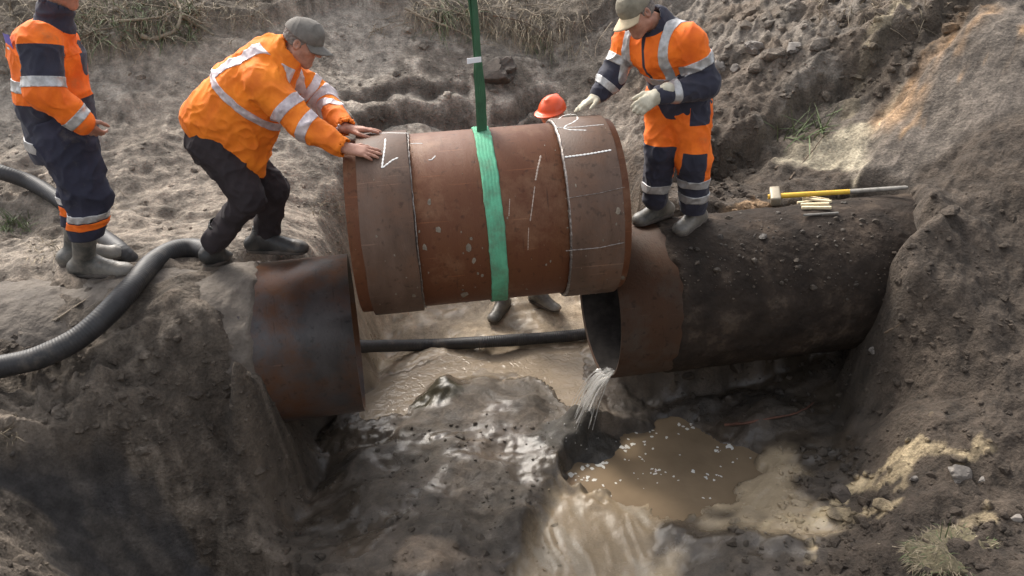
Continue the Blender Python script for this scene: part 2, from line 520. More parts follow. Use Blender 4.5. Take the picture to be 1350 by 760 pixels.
# keep the inside of the two buried pipe ends clear of soil
inp = (np.abs(Y) < .52) & (((X < .02) & (X > -.5)) | ((X > 1.6) & (X < 2.6)))
Z = np.where(inp & (Z < .3), np.minimum(Z, -np.sqrt(np.maximum(.53 ** 2 - Y ** 2, 0)) - .02), Z)

# soil colour, with patches of sun and crack shade painted in
def mixc(a, b, m):
    return a * (1 - m[..., None]) + np.array(b) * m[..., None]

col = np.empty(X.shape + (3,))
col[:] = (.150, .120, .094)
col = mixc(col, (.115, .092, .073), sstep(-.2, .5, w1))
col = mixc(col, (.215, .185, .155), np.clip(np.maximum(wall_m, left_m * sstep(-.1, .5, Y)), 0, 1))
col = mixc(col, (.35, .312, .27), np.clip(wall_m, 0, 1) * sstep(-.5, .35, fbm2(X * 1.8, Y * 3, 4, 61) + .5 * fine + .4 * rough) * .85)
col = mixc(col, (.31, .265, .22), left_m * sstep(.0, .7, Y + .3 * w1) * sstep(-.5, .4, fbm2(X * 2.4, Y * 4, 4, 62) + .5 * fine + .4 * rough) * .85)
col = mixc(col, (.088, .073, .059), left_m * (1 - sstep(-.5, .2, Y + .25 * rough)) * .8)
col = mixc(col, (.18, .152, .124), left_m * (1 - sstep(-.5, .2, Y)) * sstep(-.1, .5, fbm2(X * 4, Y * 5, 4, 63) + .5 * fine + .4 * lump) * .85)
col = mixc(col, (.062, .048, .037), right_m * .85)
col = mixc(col, (.20, .175, .15), np.clip(right_up, 0, 1) * sstep(-.4, .4, fbm2(X * 3, Y * 3, 4, 64)))
col = mixc(col, (.062, .051, .040), np.clip(floor_m, 0, 1) * (1 - .5 * sstep(-.3, .4, fbm2(X * 2.2, Y * 3, 3, 65))) * .9)
col = mixc(col, (.34, .275, .20), np.clip(floor_m, 0, 1) * sstep(.3, 1.0, Y))
col = mixc(col, (.044, .042, .043), hollow * (.75 + .25 * sstep(-.3, .3, fbm2(X * 7, Y * 12, 3, 97))) * .92)
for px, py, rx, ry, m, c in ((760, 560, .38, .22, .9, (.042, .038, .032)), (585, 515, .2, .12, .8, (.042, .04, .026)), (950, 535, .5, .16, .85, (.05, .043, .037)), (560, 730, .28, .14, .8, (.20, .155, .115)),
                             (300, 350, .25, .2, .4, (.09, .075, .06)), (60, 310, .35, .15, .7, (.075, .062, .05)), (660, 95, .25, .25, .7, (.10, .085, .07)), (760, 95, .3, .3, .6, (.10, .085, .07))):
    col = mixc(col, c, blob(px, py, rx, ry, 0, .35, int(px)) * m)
col = mixc(col, (.36, .29, .20), delta * sstep(-1.1, -.3, fbm2(X * 2.5, Y * 2.5, 4, 66)))

for px, py, rx, ry, a in ((1190, 590, .22, .1, 0), (1180, 640, .36, .12, 20), (1090, 665, .3, .12, 0), (1060, 690, .3, .08, 10), (1280, 590, .12, .06, 0), (1080, 560, .08, .04, 0), (1290, 690, .2, .08, 0), (1345, 685, .08, .05, 0)):
    col = mixc(col, (.42, .34, .22), blob(px, py, rx, ry, a, .8, int(px + py)) * sstep(-.15, .3, fbm2(X * 9, Y * 9, 3, 67)) * .85)
col = mixc(col, (.46, .41, .31), sandpit * .95)
col = mixc(col, (.155, .132, .112), scrape * .9)
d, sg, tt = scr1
col = mixc(col, (.66, .40, .20), np.exp(-((d - .05) / .065) ** 2) * sstep(.25, .7, tt) * sstep(-.9, .3, fbm2(al * 2, ac * 8, 3, 68)) * .9)  # sunlight on the upper right bank, painted as an orange streak
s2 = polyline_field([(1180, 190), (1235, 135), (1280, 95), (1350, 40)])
col = mixc(col, (.42, .26, .13), np.exp(-(s2[0] / .06) ** 2) * sstep(-.1, .4, fbm2(al * 2, ac * 9, 3, 69)) * .8)  # second painted streak of sun lower on the slope
col = mixc(col, (.36, .24, .14), blob(985, 283, .28, .10, 0, .4, 2) * .8)  # sunlit spot on the ledge, painted as lighter soil
col = mixc(col, (.33, .28, .19), blob(1150, 60, .45, .12, 35, .7, 3) * .6)
for (d, sg, tt) in crk:
    col = mixc(col, (.07, .058, .048), np.exp(-(d / .04) ** 2) * sstep(0, .1, tt) * (1 - sstep(.9, 1, tt)) * .8)  # shade in the cracks painted into the soil colour
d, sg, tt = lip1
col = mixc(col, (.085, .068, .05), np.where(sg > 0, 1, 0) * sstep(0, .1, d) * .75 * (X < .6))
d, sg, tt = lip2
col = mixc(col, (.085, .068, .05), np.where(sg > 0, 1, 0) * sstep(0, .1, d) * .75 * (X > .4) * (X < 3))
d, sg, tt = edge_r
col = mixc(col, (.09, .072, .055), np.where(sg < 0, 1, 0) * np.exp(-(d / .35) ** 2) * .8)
wetm = np.clip(floor_m * (.54 + .55 * sstep(-.2, .4, fbm2(X * 3.3, Y * 4.5, 4, 80))) + .75 * delta + .25 * hollow + .9 * film_m, 0, 1)
wetm = np.maximum(wetm, outflow)
wetm = np.maximum(wetm, .22 * left_m * sstep(.15, .6, fbm2(X * 2, Y * 3, 3, 81)))
col *= (1 + (.22 * fine + .16 * rough) * (1 - .8 * np.clip(outflow + delta, 0, 1)))[..., None]
col = mixc(col, (.275, .215, .145), outflow * .95)
col = mixc(col, (.36, .32, .26), outflow * sstep(.15, .5, fbm2(X * 9 + .5 * Y, Y * 3, 3, 92)) * .5)
col = np.clip(col * np.array([1.0, .98, .945]), .015, .8)

def ground_material():
    m = D.materials.new('mud')
    m.use_nodes = True
    n, l = m.node_tree.nodes, m.node_tree.links
    b = n['Principled BSDF']
    tc = n.new('ShaderNodeTexCoord')
    a1 = n.new('ShaderNodeAttribute'); a1.attribute_name = 'soil'
    a2 = n.new('ShaderNodeAttribute'); a2.attribute_name = 'wet'
    def noise(s, d, r=.65):
        t = n.new('ShaderNodeTexNoise')
        t.inputs['Scale'].default_value = s
        t.inputs['Detail'].default_value = d
        t.inputs['Roughness'].default_value = r
        l.new(tc.outputs['Object'], t.inputs['Vector'])
        return t.outputs['Fac']
    n1, n2, n3 = noise(9, 9, .7), noise(60, 6, .7), noise(5, 7, .6)
    mr = n.new('ShaderNodeMapRange')
    mr.inputs['From Min'].default_value = .28
    mr.inputs['From Max'].default_value = .72
    mr.inputs['To Min'].default_value = .45
    mr.inputs['To Max'].default_value = 1.55
    l.new(n1, mr.inputs['Value'])
    mr2 = n.new('ShaderNodeMapRange')
    mr2.inputs['From Min'].default_value = .3
    mr2.inputs['From Max'].default_value = .7
    mr2.inputs['To Min'].default_value = .62
    mr2.inputs['To Max'].default_value = 1.38
    l.new(n2, mr2.inputs['Value'])
    mm = n.new('ShaderNodeMath'); mm.operation = 'MULTIPLY'
    l.new(mr.outputs[0], mm.inputs[0]); l.new(mr2.outputs[0], mm.inputs[1])
    wx = n.new('ShaderNodeMix'); wx.data_type = 'FLOAT'
    wc = n.new('ShaderNodeMath'); wc.operation = 'MULTIPLY'; wc.use_clamp = True
    l.new(a2.outputs['Fac'], wc.inputs[0]); wc.inputs[1].default_value = .75
    l.new(wc.outputs[0], wx.inputs[0]); l.new(mm.outputs[0], wx.inputs[2]); wx.inputs[3].default_value = 1.0
    vs = n.new('ShaderNodeVectorMath'); vs.operation = 'SCALE'
    l.new(a1.outputs['Vector'], vs.inputs[0]); l.new(wx.outputs[0], vs.inputs['Scale'])
    l.new(vs.outputs[0], b.inputs['Base Color'])
    # wet patches: smooth film with a ragged edge
    wm = n.new('ShaderNodeMath'); wm.operation = 'MULTIPLY_ADD'
    l.new(n3, wm.inputs[0]); wm.inputs[1].default_value = 1.7; wm.inputs[2].default_value = -.85
    ad = n.new('ShaderNodeMath'); ad.operation = 'ADD'
    l.new(wm.outputs[0], ad.inputs[0]); l.new(a2.outputs['Fac'], ad.inputs[1])
    rr = n.new('ShaderNodeMapRange')
    rr.inputs['From Min'].default_value = .25
    rr.inputs['From Max'].default_value = .95
    rr.inputs['To Min'].default_value = .95
    rr.inputs['To Max'].default_value = .24
    l.new(ad.outputs[0], rr.inputs['Value'])
    l.new(rr.outputs[0], b.inputs['Roughness'])
    h = n.new('ShaderNodeMath'); h.operation = 'MULTIPLY_ADD'
    l.new(n2, h.inputs[0]); h.inputs[1].default_value = .35; l.new(n1, h.inputs[2])
    vo = n.new('ShaderNodeTexVoronoi')          # small crumbs
    vo.inputs['Scale'].default_value = 38
    vo.inputs['Randomness'].default_value = 1
    nv = n.new('ShaderNodeMix'); nv.data_type = 'VECTOR'; nv.inputs[0].default_value = .06
    nd = n.new('ShaderNodeTexNoise'); nd.inputs['Scale'].default_value = 12; nd.inputs['Detail'].default_value = 4
    l.new(tc.outputs['Object'], nd.inputs['Vector'])
    l.new(tc.outputs['Object'], nv.inputs[4]); l.new(nd.outputs['Color'], nv.inputs[5])
    l.new(nv.outputs[1], vo.inputs['Vector'])
    dm = n.new('ShaderNodeMapRange')             # only where the soil is dry and loose
    dm.inputs['From Min'].default_value = .05
    dm.inputs['From Max'].default_value = .35
    dm.inputs['To Min'].default_value = -.38
    dm.inputs['To Max'].default_value = 0
    l.new(a2.outputs['Fac'], dm.inputs['Value'])
    gate = n.new('ShaderNodeMath'); gate.operation = 'MULTIPLY'
    l.new(dm.outputs[0], gate.inputs[0]); l.new(n3, gate.inputs[1])
    hv = n.new('ShaderNodeMath'); hv.operation = 'MULTIPLY_ADD'
    l.new(vo.outputs['Distance'], hv.inputs[0]); l.new(gate.outputs[0], hv.inputs[1]); l.new(h.outputs[0], hv.inputs[2])
    h = hv
    bp = n.new('ShaderNodeBump')
    bp.inputs['Distance'].default_value = .05
    bs = n.new('ShaderNodeMapRange')
    bs.inputs['To Min'].default_value = .9
    bs.inputs['To Max'].default_value = .20
    l.new(a2.outputs['Fac'], bs.inputs['Value'])
    l.new(bs.outputs[0], bp.inputs['Strength'])
    l.new(h.outputs[0], bp.inputs['Height'])
    l.new(bp.outputs[0], b.inputs['Normal'])
    return m

gm = ground_material()
gn = len(GX)
idx = np.arange(len(GX) * len(GY)).reshape(len(GY), gn)
GF = np.stack([idx[:-1, :-1], idx[:-1, 1:], idx[1:, 1:], idx[1:, :-1]], -1).reshape(-1, 4)
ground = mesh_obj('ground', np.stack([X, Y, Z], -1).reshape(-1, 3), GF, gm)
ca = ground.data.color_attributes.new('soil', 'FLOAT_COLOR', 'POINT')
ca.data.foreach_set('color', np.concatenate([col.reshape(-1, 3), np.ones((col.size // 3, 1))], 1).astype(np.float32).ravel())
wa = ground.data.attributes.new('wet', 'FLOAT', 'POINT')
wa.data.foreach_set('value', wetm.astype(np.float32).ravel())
tag(ground, 'muddy trench with wet floor and torn earth banks', kind='structure')


# ------------------------------------------------------------------ water
def water_mat(name, col, rough, foam=0):
    m = D.materials.new(name)
    m.use_nodes = True
    n, l = m.node_tree.nodes, m.node_tree.links
    b = n['Principled BSDF']
    tc = n.new('ShaderNodeTexCoord')
    t = n.new('ShaderNodeTexNoise')
    t.inputs['Scale'].default_value = 7
    t.inputs['Detail'].default_value = 5
    l.new(tc.outputs['Object'], t.inputs['Vector'])
    mx = n.new('ShaderNodeMix'); mx.data_type = 'RGBA'
    mx.inputs[6].default_value = [c * .8 for c in col] + [1]
    mx.inputs[7].default_value = [c * 1.2 for c in col] + [1]
    l.new(t.outputs['Fac'], mx.inputs[0])
    l.new(mx.outputs[2], b.inputs['Base Color'])
    b.inputs['Roughness'].default_value = rough
    b.inputs['IOR'].default_value = 1.33
    t2 = n.new('ShaderNodeTexNoise')
    t2.inputs['Scale'].default_value = 14
    t2.inputs['Detail'].default_value = 3
    t2.inputs['Distortion'].default_value = 1.5
    l.new(tc.outputs['Object'], t2.inputs['Vector'])
    bp = n.new('ShaderNodeBump')
    bp.inputs['Distance'].default_value = .012 if foam else .0015
    l.new(t2.outputs['Fac'], bp.inputs['Height'])
    l.new(bp.outputs[0], b.inputs['Normal'])
    return m

def sheet(name, mask, z, m, label):
    jj, ii = np.where(mask > .02)
    j0, j1, i0, i1 = jj.min(), jj.max() + 1, ii.min(), ii.max() + 1
    step = 3
    js, is_ = np.arange(j0, j1 + step, step), np.arange(i0, i1 + step, step)
    MX, MY = np.meshgrid(GX[is_], GY[js])
    V = np.stack([MX, MY, np.full(MX.shape, z)], -1).reshape(-1, 3)
    n = len(is_)
    q = np.arange(len(V)).reshape(len(js), n)
    keep = (mask[js][:, is_] > .02)
    kc = keep[:-1, :-1] | keep[1:, :-1] | keep[:-1, 1:] | keep[1:, 1:]
    F = np.stack([q[:-1, :-1], q[:-1, 1:], q[1:, 1:], q[1:, :-1]], -1)[kc]
    return tag(mesh_obj(name, V, F, m), label, kind='structure')

puddle = sheet('puddle_water', (pd_ < .05) * 1.0, PUD_Z, water_mat('brown_water', (.21, .155, .10), .07), 'still brown puddle in the trench floor')
film = sheet('shallow_water', (fd < .05) * 1.0, FILM_Z, water_mat('silty_water', (.25, .20, .145), .07, 1), 'thin silty water over the back of the trench floor')

foam_m = mat('foam', (.62, .60, .55), .8, var=.12)
def foam_flecks():
    V, F = [], []
    spots = []
    for _ in range(45):
        px, py = RNG.uniform(750, 1000), RNG.uniform(572, 662)
        spots.append((px, py, RNG.uniform(.003, .010)))
    for cx, cy, n, sp in ((815, 590, 26, 9), (785, 612, 14, 14), (770, 628, 14, 12), (870, 622, 8, 6), (930, 630, 10, 9), (960, 590, 8, 10), (845, 575, 12, 14), (900, 566, 10, 16)):
        for _ in range(n):
            spots.append((RNG.normal(cx, sp), RNG.normal(cy, sp * .35), RNG.uniform(.006, .017)))
    for px, py, r in spots:
        p = pix(px, py, PUD_Z + .003)
        if grid_sample(Z, p[:1], p[1:2])[0] > PUD_Z:
            continue
        k = 9
        a = np.linspace(0, 2 * np.pi, k, endpoint=False)
        rr = r * RNG.uniform(.55, 1.3, k)
        b = len(V)
        V.append((p[0], p[1], PUD_Z + .006))
        st, an = RNG.uniform(.6, 1.8), RNG.uniform(0, 3)
        for q in range(k):
            dx, dy = rr[q] * math.cos(a[q]) * st, rr[q] * math.sin(a[q])
            V.append((p[0] + dx * math.cos(an) - dy * math.sin(an), p[1] + dx * math.sin(an) + dy * math.cos(an), PUD_Z + .0015))
        for q in range(k):
            F.append((b, b + 1 + q, b + 1 + (q + 1) % k))
    return tag(mesh_obj('foam', V, F, foam_m), 'white foam flecks drifting on the brown puddle', kind='stuff')
foam_flecks()

# ------------------------------------------------------------------ pipes
def lathe(prof, axis_o, axis_d, seg=128, closed=True, wob=0, seed=0):
    d = np.array(axis_d, float) / np.linalg.norm(axis_d)
    n = np.cross([0, 0, 1.0], d)
    n /= np.linalg.norm(n)
    u = np.cross(d, n)
    a = np.linspace(0, 2 * np.pi, seg, endpoint=False)
    V = []
    k = len(prof)
    for s_, r in prof:
        ss = s_ + (wob * noise2(np.cos(a) * 3 + 7, np.sin(a) * 3 + s_, seed) if wob else 0)
        V.append(np.array(axis_o) + d * (ss[:, None] if wob else ss) + r * (np.cos(a)[:, None] * n + np.sin(a)[:, None] * u))
    V = np.concatenate(V)
    I = np.arange(seg)
    J = (I + 1) % seg
    F = []
    for i in range(k if closed else k - 1):
        j = (i + 1) % k
        F.append(np.stack([i * seg + I, j * seg + I, j * seg + J, i * seg + J], -1))
    return V, np.concatenate(F)[:, ::-1]

R = .51
RC = .535
GAP = 1.62
SO = np.array([.8493, -.1644, .7929])
SYAW, STILT = -.0662, .0169
SD = np.array([math.cos(SYAW) * math.cos(STILT), math.sin(SYAW) * math.cos(STILT), math.sin(STILT)])
SN = np.array([-math.sin(SYAW), math.cos(SYAW), 0])
SU = np.cross(SD, SN)

def cyl(px, py, r, o=SO, d=SD):
    """where the sight line meets a pipe of radius r"""
    q = CAM - o
    e = ray(px, py)
    q = q - d * (q @ d)
    g = e - d * (e @ d)
    A, B, K = g @ g, q @ g, q @ q - r * r
    return CAM + e * ((-B - math.sqrt(max(0, B * B - A * K))) / A)

rust = mat('rusty_steel', (.175, .068, .029), .6, col2=(.115, .040, .018), scale=2.4, stretch=(4, .9, .9), bump=.0015, bscale=60, cover=((.27, .15, .085), 2.6, .50, .80), spec=.3, lo=.3, hi=.7, scratch=True)
plate = mat('mill_scale_plate', (.115, .069, .047), .6, spec=.3, col2=(.145, .092, .066), scale=2.6, stretch=(2.5, 1, 1), bump=.0015, bscale=60, cover=((.15, .078, .046), 3, .48, .72), scratch=True)
bluesteel = mat('dark_mill_scale', (.058, .054, .055), .36, metal=.25, col2=(.10, .093, .092), scale=2.4, stretch=(1.6, 1, 1), bump=.0012, bscale=50, cover=((.115, .052, .026), 1.7, .42, .60), scratch=True)
brownsteel = mat('brown_steel', (.098, .047, .025), .65, spec=.25, col2=(.062, .034, .021), scale=2.4, stretch=(2, 1, 1), bump=.0015, bscale=50, cover=((.075, .058, .046), 3, .48, .70), scratch=True)
inner = mat('pipe_inside_shade', (.016, .014, .013), .9, var=.4, spec=.1, bump=.003, bscale=30)  # near-black tone paints the shade inside the pipe ends
weld = mat('weld_metal', (.25, .22, .2), .4, metal=.6, var=.4, scale=80)
chalk = mat('white_paint_mark', (.78, .77, .74), .8, var=.12, scale=60)

def ribbon(pts, n_of, wd, lift=.0025):
    wd = wd * .82
    P = np.array(pts)
    V, F = [], []
    for i, p in enumerate(P):
        t = P[min(i + 1, len(P) - 1)] - P[max(i - 1, 0)]
        n = n_of(p)
        b = np.cross(n, t)
        b /= np.linalg.norm(b) + 1e-9
        ww = wd * (.8 + .35 * math.sin(i * 2.1 + wd * 999)) * (.55 if i in (0, len(P) - 1) else 1)
        V += [p + n * lift * .2 - b * ww * .5, p + n * lift + b * 0, p + n * lift * .2 + b * ww * .5]
        if i:
            k = 3 * i
            F += [(k - 3, k, k + 1, k - 2), (k - 2, k + 1, k + 2, k - 1)]
    return V, F

def sn_of(p):
    q = p - SO
    q = q - SD * (q @ SD)
    return q / np.linalg.norm(q)

def interp_px(pts, n=24):
    P = np.array(pts, float)
    L = np.concatenate([[0], np.cumsum(np.hypot(*np.diff(P, axis=0).T))])
    t = np.linspace(0, L[-1], n)
    return np.stack([np.interp(t, L, P[:, 0]), np.interp(t, L, P[:, 1])], 1)

sp = thing('suspended_pipe', SO, 'rusty pipe section with two wide collars hanging in a green sling', 'pipe', rot=(0, -STILT, SYAW))
mesh_obj('pipe_wall', *lathe([(-.768, R), (.768, R), (.768, R - .012), (-.768, R - .012)], SO, SD), rust, sp)
for a, b, sd_, lb in ((-.70, -.414, 1, 'left collar chalked with the figure 1'), (.431, .726, 5, 'right collar chalked with the figure 2')):
    c = mesh_obj('collar', *lathe([(a, RC - .003), (a + .004, RC), (b - .004, RC), (b, RC - .003), (b, R + .001), (a, R + .001)], SO, SD, wob=.004, seed=sd_), plate, sp)
    c['label'] = lb
for s_, r_ in ((.428, RC - .006), (-.411, RC - .016)):
    V, F = lathe([(s_ - .008, R + .002), (s_ - .006, r_ - .004), (s_, r_), (s_ + .006, r_ + .002), (s_ + .006, R + .002)], SO, SD, seg=400)
    q = V - SO
    q = q - np.outer(q @ SD, SD)
    q /= np.linalg.norm(q, axis=1)[:, None]
    V = V + q * (.004 * noise3(*(V * 55).T, 3))[:, None] + np.outer(.004 * noise3(*(V * 40).T, 8), SD)
    mesh_obj('weld_bead', V, F, weld, sp)
for pts, wd in (([(746, 331), (790, 327), (823, 320)], .010), ([(745, 262), (790, 255), (824, 247)], .004)):
    mesh_obj('weld_seam', *ribbon([cyl(x, y, RC) for x, y in interp_px(pts)], sn_of, wd, .004), weld, sp)
for pts, wd, lbl in (([(508, 183), (507, 196), (505, 210), (503.5, 222), (510, 217), (517, 211.5), (525, 208)], .013, 1), ([(489, 177), (512, 175.5), (537, 176)], .010, 1),
                     ([(541, 190), (549, 189.5), (557, 189.5)], .009, 0), ([(565, 211), (569, 211), (574, 206)], .010, 0),
                     ([(735, 158), (741, 153.5), (752, 151), (760, 152), (762, 157), (755, 162), (746, 166), (743, 169.5), (752, 171.5), (773, 172)], .011, 1),
                     ([(732, 168.5), (760, 168), (796, 164.5)], .007, 1), ([(744, 207.5), (775, 203.5), (806, 198)], .013, 1)):
    mesh_obj('chalk_mark', *ribbon([cyl(x, y, RC if lbl else R) for x, y in interp_px(pts, 40)], sn_of, wd), chalk, sp)
drip = mat('pale_drip', (.40, .31, .25), .6, var=.3, scale=30)
for pts, wd in (([(713, 205), (709, 222), (706, 238)], .013), ([(705, 246), (702, 270), (699, 292)], .008), ([(672, 262), (671, 285)], .006), ([(697, 300), (696, 330)], .005)):
    mesh_obj('paint_drip', *ribbon([cyl(x, y, R) for x, y in interp_px(pts)], sn_of, wd, .0012), drip, sp)

mud_m = mat('dried_mud', (.20, .165, .125), .95, var=.3, scale=30, bump=.003, bscale=80)
V, F = [], []
for _ in range(120):
    sx, an = RNG.uniform(-.76, .76), RNG.uniform(-2.9, -1.2) if RNG.random() < .7 else RNG.uniform(-1.6, .3)
    rr0 = (RC if (-.70 < sx < -.414 or .431 < sx < .726) else R) + .001
    r = .004 * RNG.lognormal(0, .7)
    n_ = SN * math.cos(an + math.pi / 2) * -1 + SU * math.sin(an + math.pi / 2)
    c_ = SO + SD * sx + n_ * rr0
    b_ = np.cross(SD, n_)
    k0 = len(V)
    V.append(c_ + n_ * min(.003, r * .5))
    for q in range(7):
        a_ = q / 7 * 6.283
        w_ = r * RNG.uniform(.6, 1.4)
        V.append(c_ + SD * w_ * math.cos(a_) + b_ * w_ * 1.6 * math.sin(a_))
    F += [(k0, k0 + 1 + q, k0 + 1 + (q + 1) % 7) for q in range(7)]
mesh_obj('mud_splash', V, F, mud_m, sp)['kind'] = 'stuff'

lp = thing('cut_pipe_end', (0, 0, -R), 'dark steel cut pipe end sticking out of the left bank', 'pipe')
mesh_obj('pipe_wall', *lathe([(0, R), (2.2, R), (2.2, R - .013), (0, R - .013)], (0, 0, 0), (-1, 0, 0)), bluesteel, lp)
rp = thing('cut_pipe_end', (GAP, 0, -R), 'open brown pipe mouth pouring water, buried in the right bank', 'pipe')
mesh_obj('pipe_wall', *lathe([(0, R), (5, R), (5, R - .013), (0, R - .013)], (GAP, 0, 0), (1, 0, 0)), brownsteel, rp)
mesh_obj('inside_shade', *lathe([(.010, R - .015), (4.9, R - .015), (4.9, R - .02), (.010, R - .02)], (GAP, 0, 0), (1, 0, 0)), inner, rp)
mesh_obj('inside_shade', *lathe([(.05, R - .016), (2.1, R - .016), (2.1, R - .02), (.05, R - .02)], (0, 0, 0), (-1, 0, 0)), inner, lp)

def crust(x0, x1, sgn, parent, m, seed, thick):
    na, nx = 220, int(abs(x1 - x0) / .013)
    a = np.linspace(0, 2 * np.pi, na, endpoint=False)
    t = np.linspace(0, 1, nx)
    A, T = np.meshgrid(a, t)
    st = x0 + .05 * noise2(np.cos(A) * 2.4 + seed, np.sin(A) * 2.4, seed) + .018 * noise2(np.cos(A) * 9 + seed, np.sin(A) * 9, seed + 1)
    XX = st + (x1 - st) * T
    n = fbm2(XX * 5 + seed, A * 2.6, 4, seed + 3)
    n2 = np.maximum(fbm2(XX * 13, A * 6.5, 3, seed + 5), 0)
    dist = np.abs(XX - st)
    up = np.maximum(np.sin(A), 0)
    rr = R - .002 + sstep(0, .02, dist) * (.010 + thick * (.016 * (n + .6) + .014 * n2)) + thick * sstep(.1, .8, dist) * up * .012
    rr = rr + sstep(0, .03, dist) * .003 * fbm2(XX * 30, A * 15, 3, seed + 8)
    rr = np.maximum(rr, R - .002)
    V = np.stack([XX, rr * np.cos(A), rr * np.sin(A)], -1).reshape(-1, 3)
    q = np.arange(nx * na).reshape(nx, na)
    F = np.stack([q[:-1], np.roll(q, -1, 1)[:-1], np.roll(q, -1, 1)[1:], q[1:]], -1).reshape(-1, 4)
    if sgn < 0:
        F = F[:, ::-1]
    return mesh_obj('soil_crust', V, F, m, parent)

crust_m = mat('soil_crust', (.026, .020, .016), .92, spec=.2, col2=(.046, .034, .026), scale=5, bump=.012, bscale=34, cover=((.10, .076, .056), 5, .55, .75))
crust(2.0, 4.4, 1, rp, crust_m, 3, .42)
crust(-.54, -2.1, -1, lp, mat('grey_soil_crust', (.115, .095, .078), .92, col2=(.165, .14, .115), scale=6, bump=.012, bscale=35), 9, .8)

# water pouring out of the open pipe mouth
def stream():
    m = D.materials.new('running_water')
    m.use_nodes = True
    b = m.node_tree.nodes['Principled BSDF']
    b.inputs['Base Color'].default_value = (.92, .91, .88, 1)
    b.inputs['Roughness'].default_value = .06
    b.inputs['IOR'].default_value = 1.33
    b.inputs['Transmission Weight'].default_value = .72
    V, F = [], []
    def add(v, f):
        F.extend((np.array(f) + len(V)).tolist())
        V.extend(np.array(v).tolist())
    for i in range(40):
        y0 = RNG.normal(-.18, .075)
        z0 = -math.sqrt((R - .018) ** 2 - min(abs(y0), .48) ** 2)
        v0, r0 = RNG.uniform(.14, .30), RNG.uniform(.0016, .005)
        n = 16
        t = np.linspace(-.25, 1, n)
        x = GAP + .02 - v0 * np.maximum(t, -.6) * (1 if t[0] else 1)
        z = z0 + r0 * .5 - RNG.uniform(.36, .42) * np.maximum(t, 0) ** 2
        y = y0 * (1 + .12 * t) + np.cumsum(RNG.normal(0, .004, n))
        rr = r0 * (1 - .45 * np.clip(t, 0, 1)) * (1 + .35 * RNG.normal(0, 1, n)).clip(.5, 1.6)
        add(*tube(np.stack([x, y, z], 1), rr, 6))
    # thin torn film between the strands
    n, k = 22, 26
    o = len(V)
    for i in range(n):
        t = -.2 + 1.0 * i / (n - 1)
        for j in range(k):
            y0 = -.20 + .15 * (j / (k - 1) * 2 - 1)
            z0 = -math.sqrt((R - .018) ** 2 - y0 * y0)
            V.append((GAP + .02 - .22 * t + .006 * math.sin(j * 1.7), y0 * (1 + .12 * t), z0 + .002 - .38 * max(t, 0) ** 2))
    for i in range(n - 1):
        for j in range(k - 1):
            if float(noise2(np.array([j * .6]), np.array([i * .13]), 9)[0]) + .025 * i > .6:
                continue
            a = o + i * k + j
            F.append((a, a + 1, a + k + 1, a + k))
    c = np.array([GAP - .22, -.20, -.86])
    for i in range(130):     # splash
        d = RNG.normal(0, 1, 3) * np.array([.12, .12, .06]) + np.array([-.02, 0, .05])
        v, f = ball(c + d, RNG.uniform(.002, .006), n=3)
        add(v, f)
    tag(mesh_obj('water_stream', V, F, m), 'thin broken stream of water falling from the open pipe mouth', kind='structure')

# ------------------------------------------------------------------ lifting sling
green = mat('green_webbing', (.12, .42, .25), .85, var=.2, scale=12, bump=.002, bscale=120, cover=((.12, .21, .13), 9, .46, .70))
green_shade = mat('shaded_green_webbing', (.035, .105, .050), .8, var=.25, scale=9, bump=.0012, bscale=160)  # darker copy of the webbing, shade on the hanging straps painted in
s_top = float((cyl(632, 168, R) - SO) @ SD)
sl_top = SO + SD * s_top + SU * R
sg = thing('lifting_sling', sl_top, 'green textile sling wrapped round the hanging pipe', 'sling')

def strap(points, normals, sides, wd, th):
    V, F = [], []
    for p, n, b in zip(points, normals, sides):
        V += [p - b * wd / 2 - n * th / 2, p + b * wd / 2 - n * th / 2, p + b * wd / 2 + n * th / 2, p - b * wd / 2 + n * th / 2]
    k = len(points)
    for i in range(k - 1):
        for j in range(4):
            a, c = i * 4 + j, i * 4 + (j + 1) % 4
            F.append((a, c, c + 4, a + 4))
    F += [(0, 1, 2, 3)[::-1], tuple((k - 1) * 4 + j for j in range(4))]
    return V, F

A = np.linspace(0, 2 * np.pi, 97)
pp, nn, bb = [], [], []
for a in A:
    n = SN * math.sin(a) * -1 + SU * math.cos(a)
    pp.append(SO + SD * (s_top + .012 * (1 - math.cos(a)) ) + n * (R + .006))
    nn.append(n)
    bb.append(SD)
def web(points, normals, sides, wd, th, seed=0):
    """ribbed webbing: a strip with five raised ribs and slightly uneven edges"""
    k = 21
    V, F = [], []
    for i, (p, n, b_) in enumerate(zip(points, normals, sides)):
        e = .003 * math.sin(i * .7 + seed) + .002 * math.sin(i * 2.3)
        for j in range(k):
            t = j / (k - 1) * 2 - 1
            V.append(p + b_ * (t * wd / 2 + e) + n * (th * (.55 + .35 * abs(math.cos(t * 2.5 * math.pi))) * (1 if abs(t) < 1 else 0)))
    m = len(points)
    for i in range(m - 1):
        for j in range(k - 1):
            q = i * k + j
            F.append((q, q + 1, q + k + 1, q + k))
    o = len(V)
    V += [p + b_ * (t * wd / 2) - n * th * .3 for p, n, b_ in zip(points, normals, sides) for t in (-1, 1)]
    for i in range(m - 1):
        q = o + 2 * i
        F += [(q, q + 2, q + 3, q + 1), (i * k, (i + 1) * k, q + 2, q), (i * k + k - 1, q + 1, q + 3, (i + 1) * k + k - 1)]
    return V, F
mesh_obj('wrapped_band', *web(pp, nn, bb, .094, .008), green, sg)
zs = np.linspace(0, 3.6, 60)
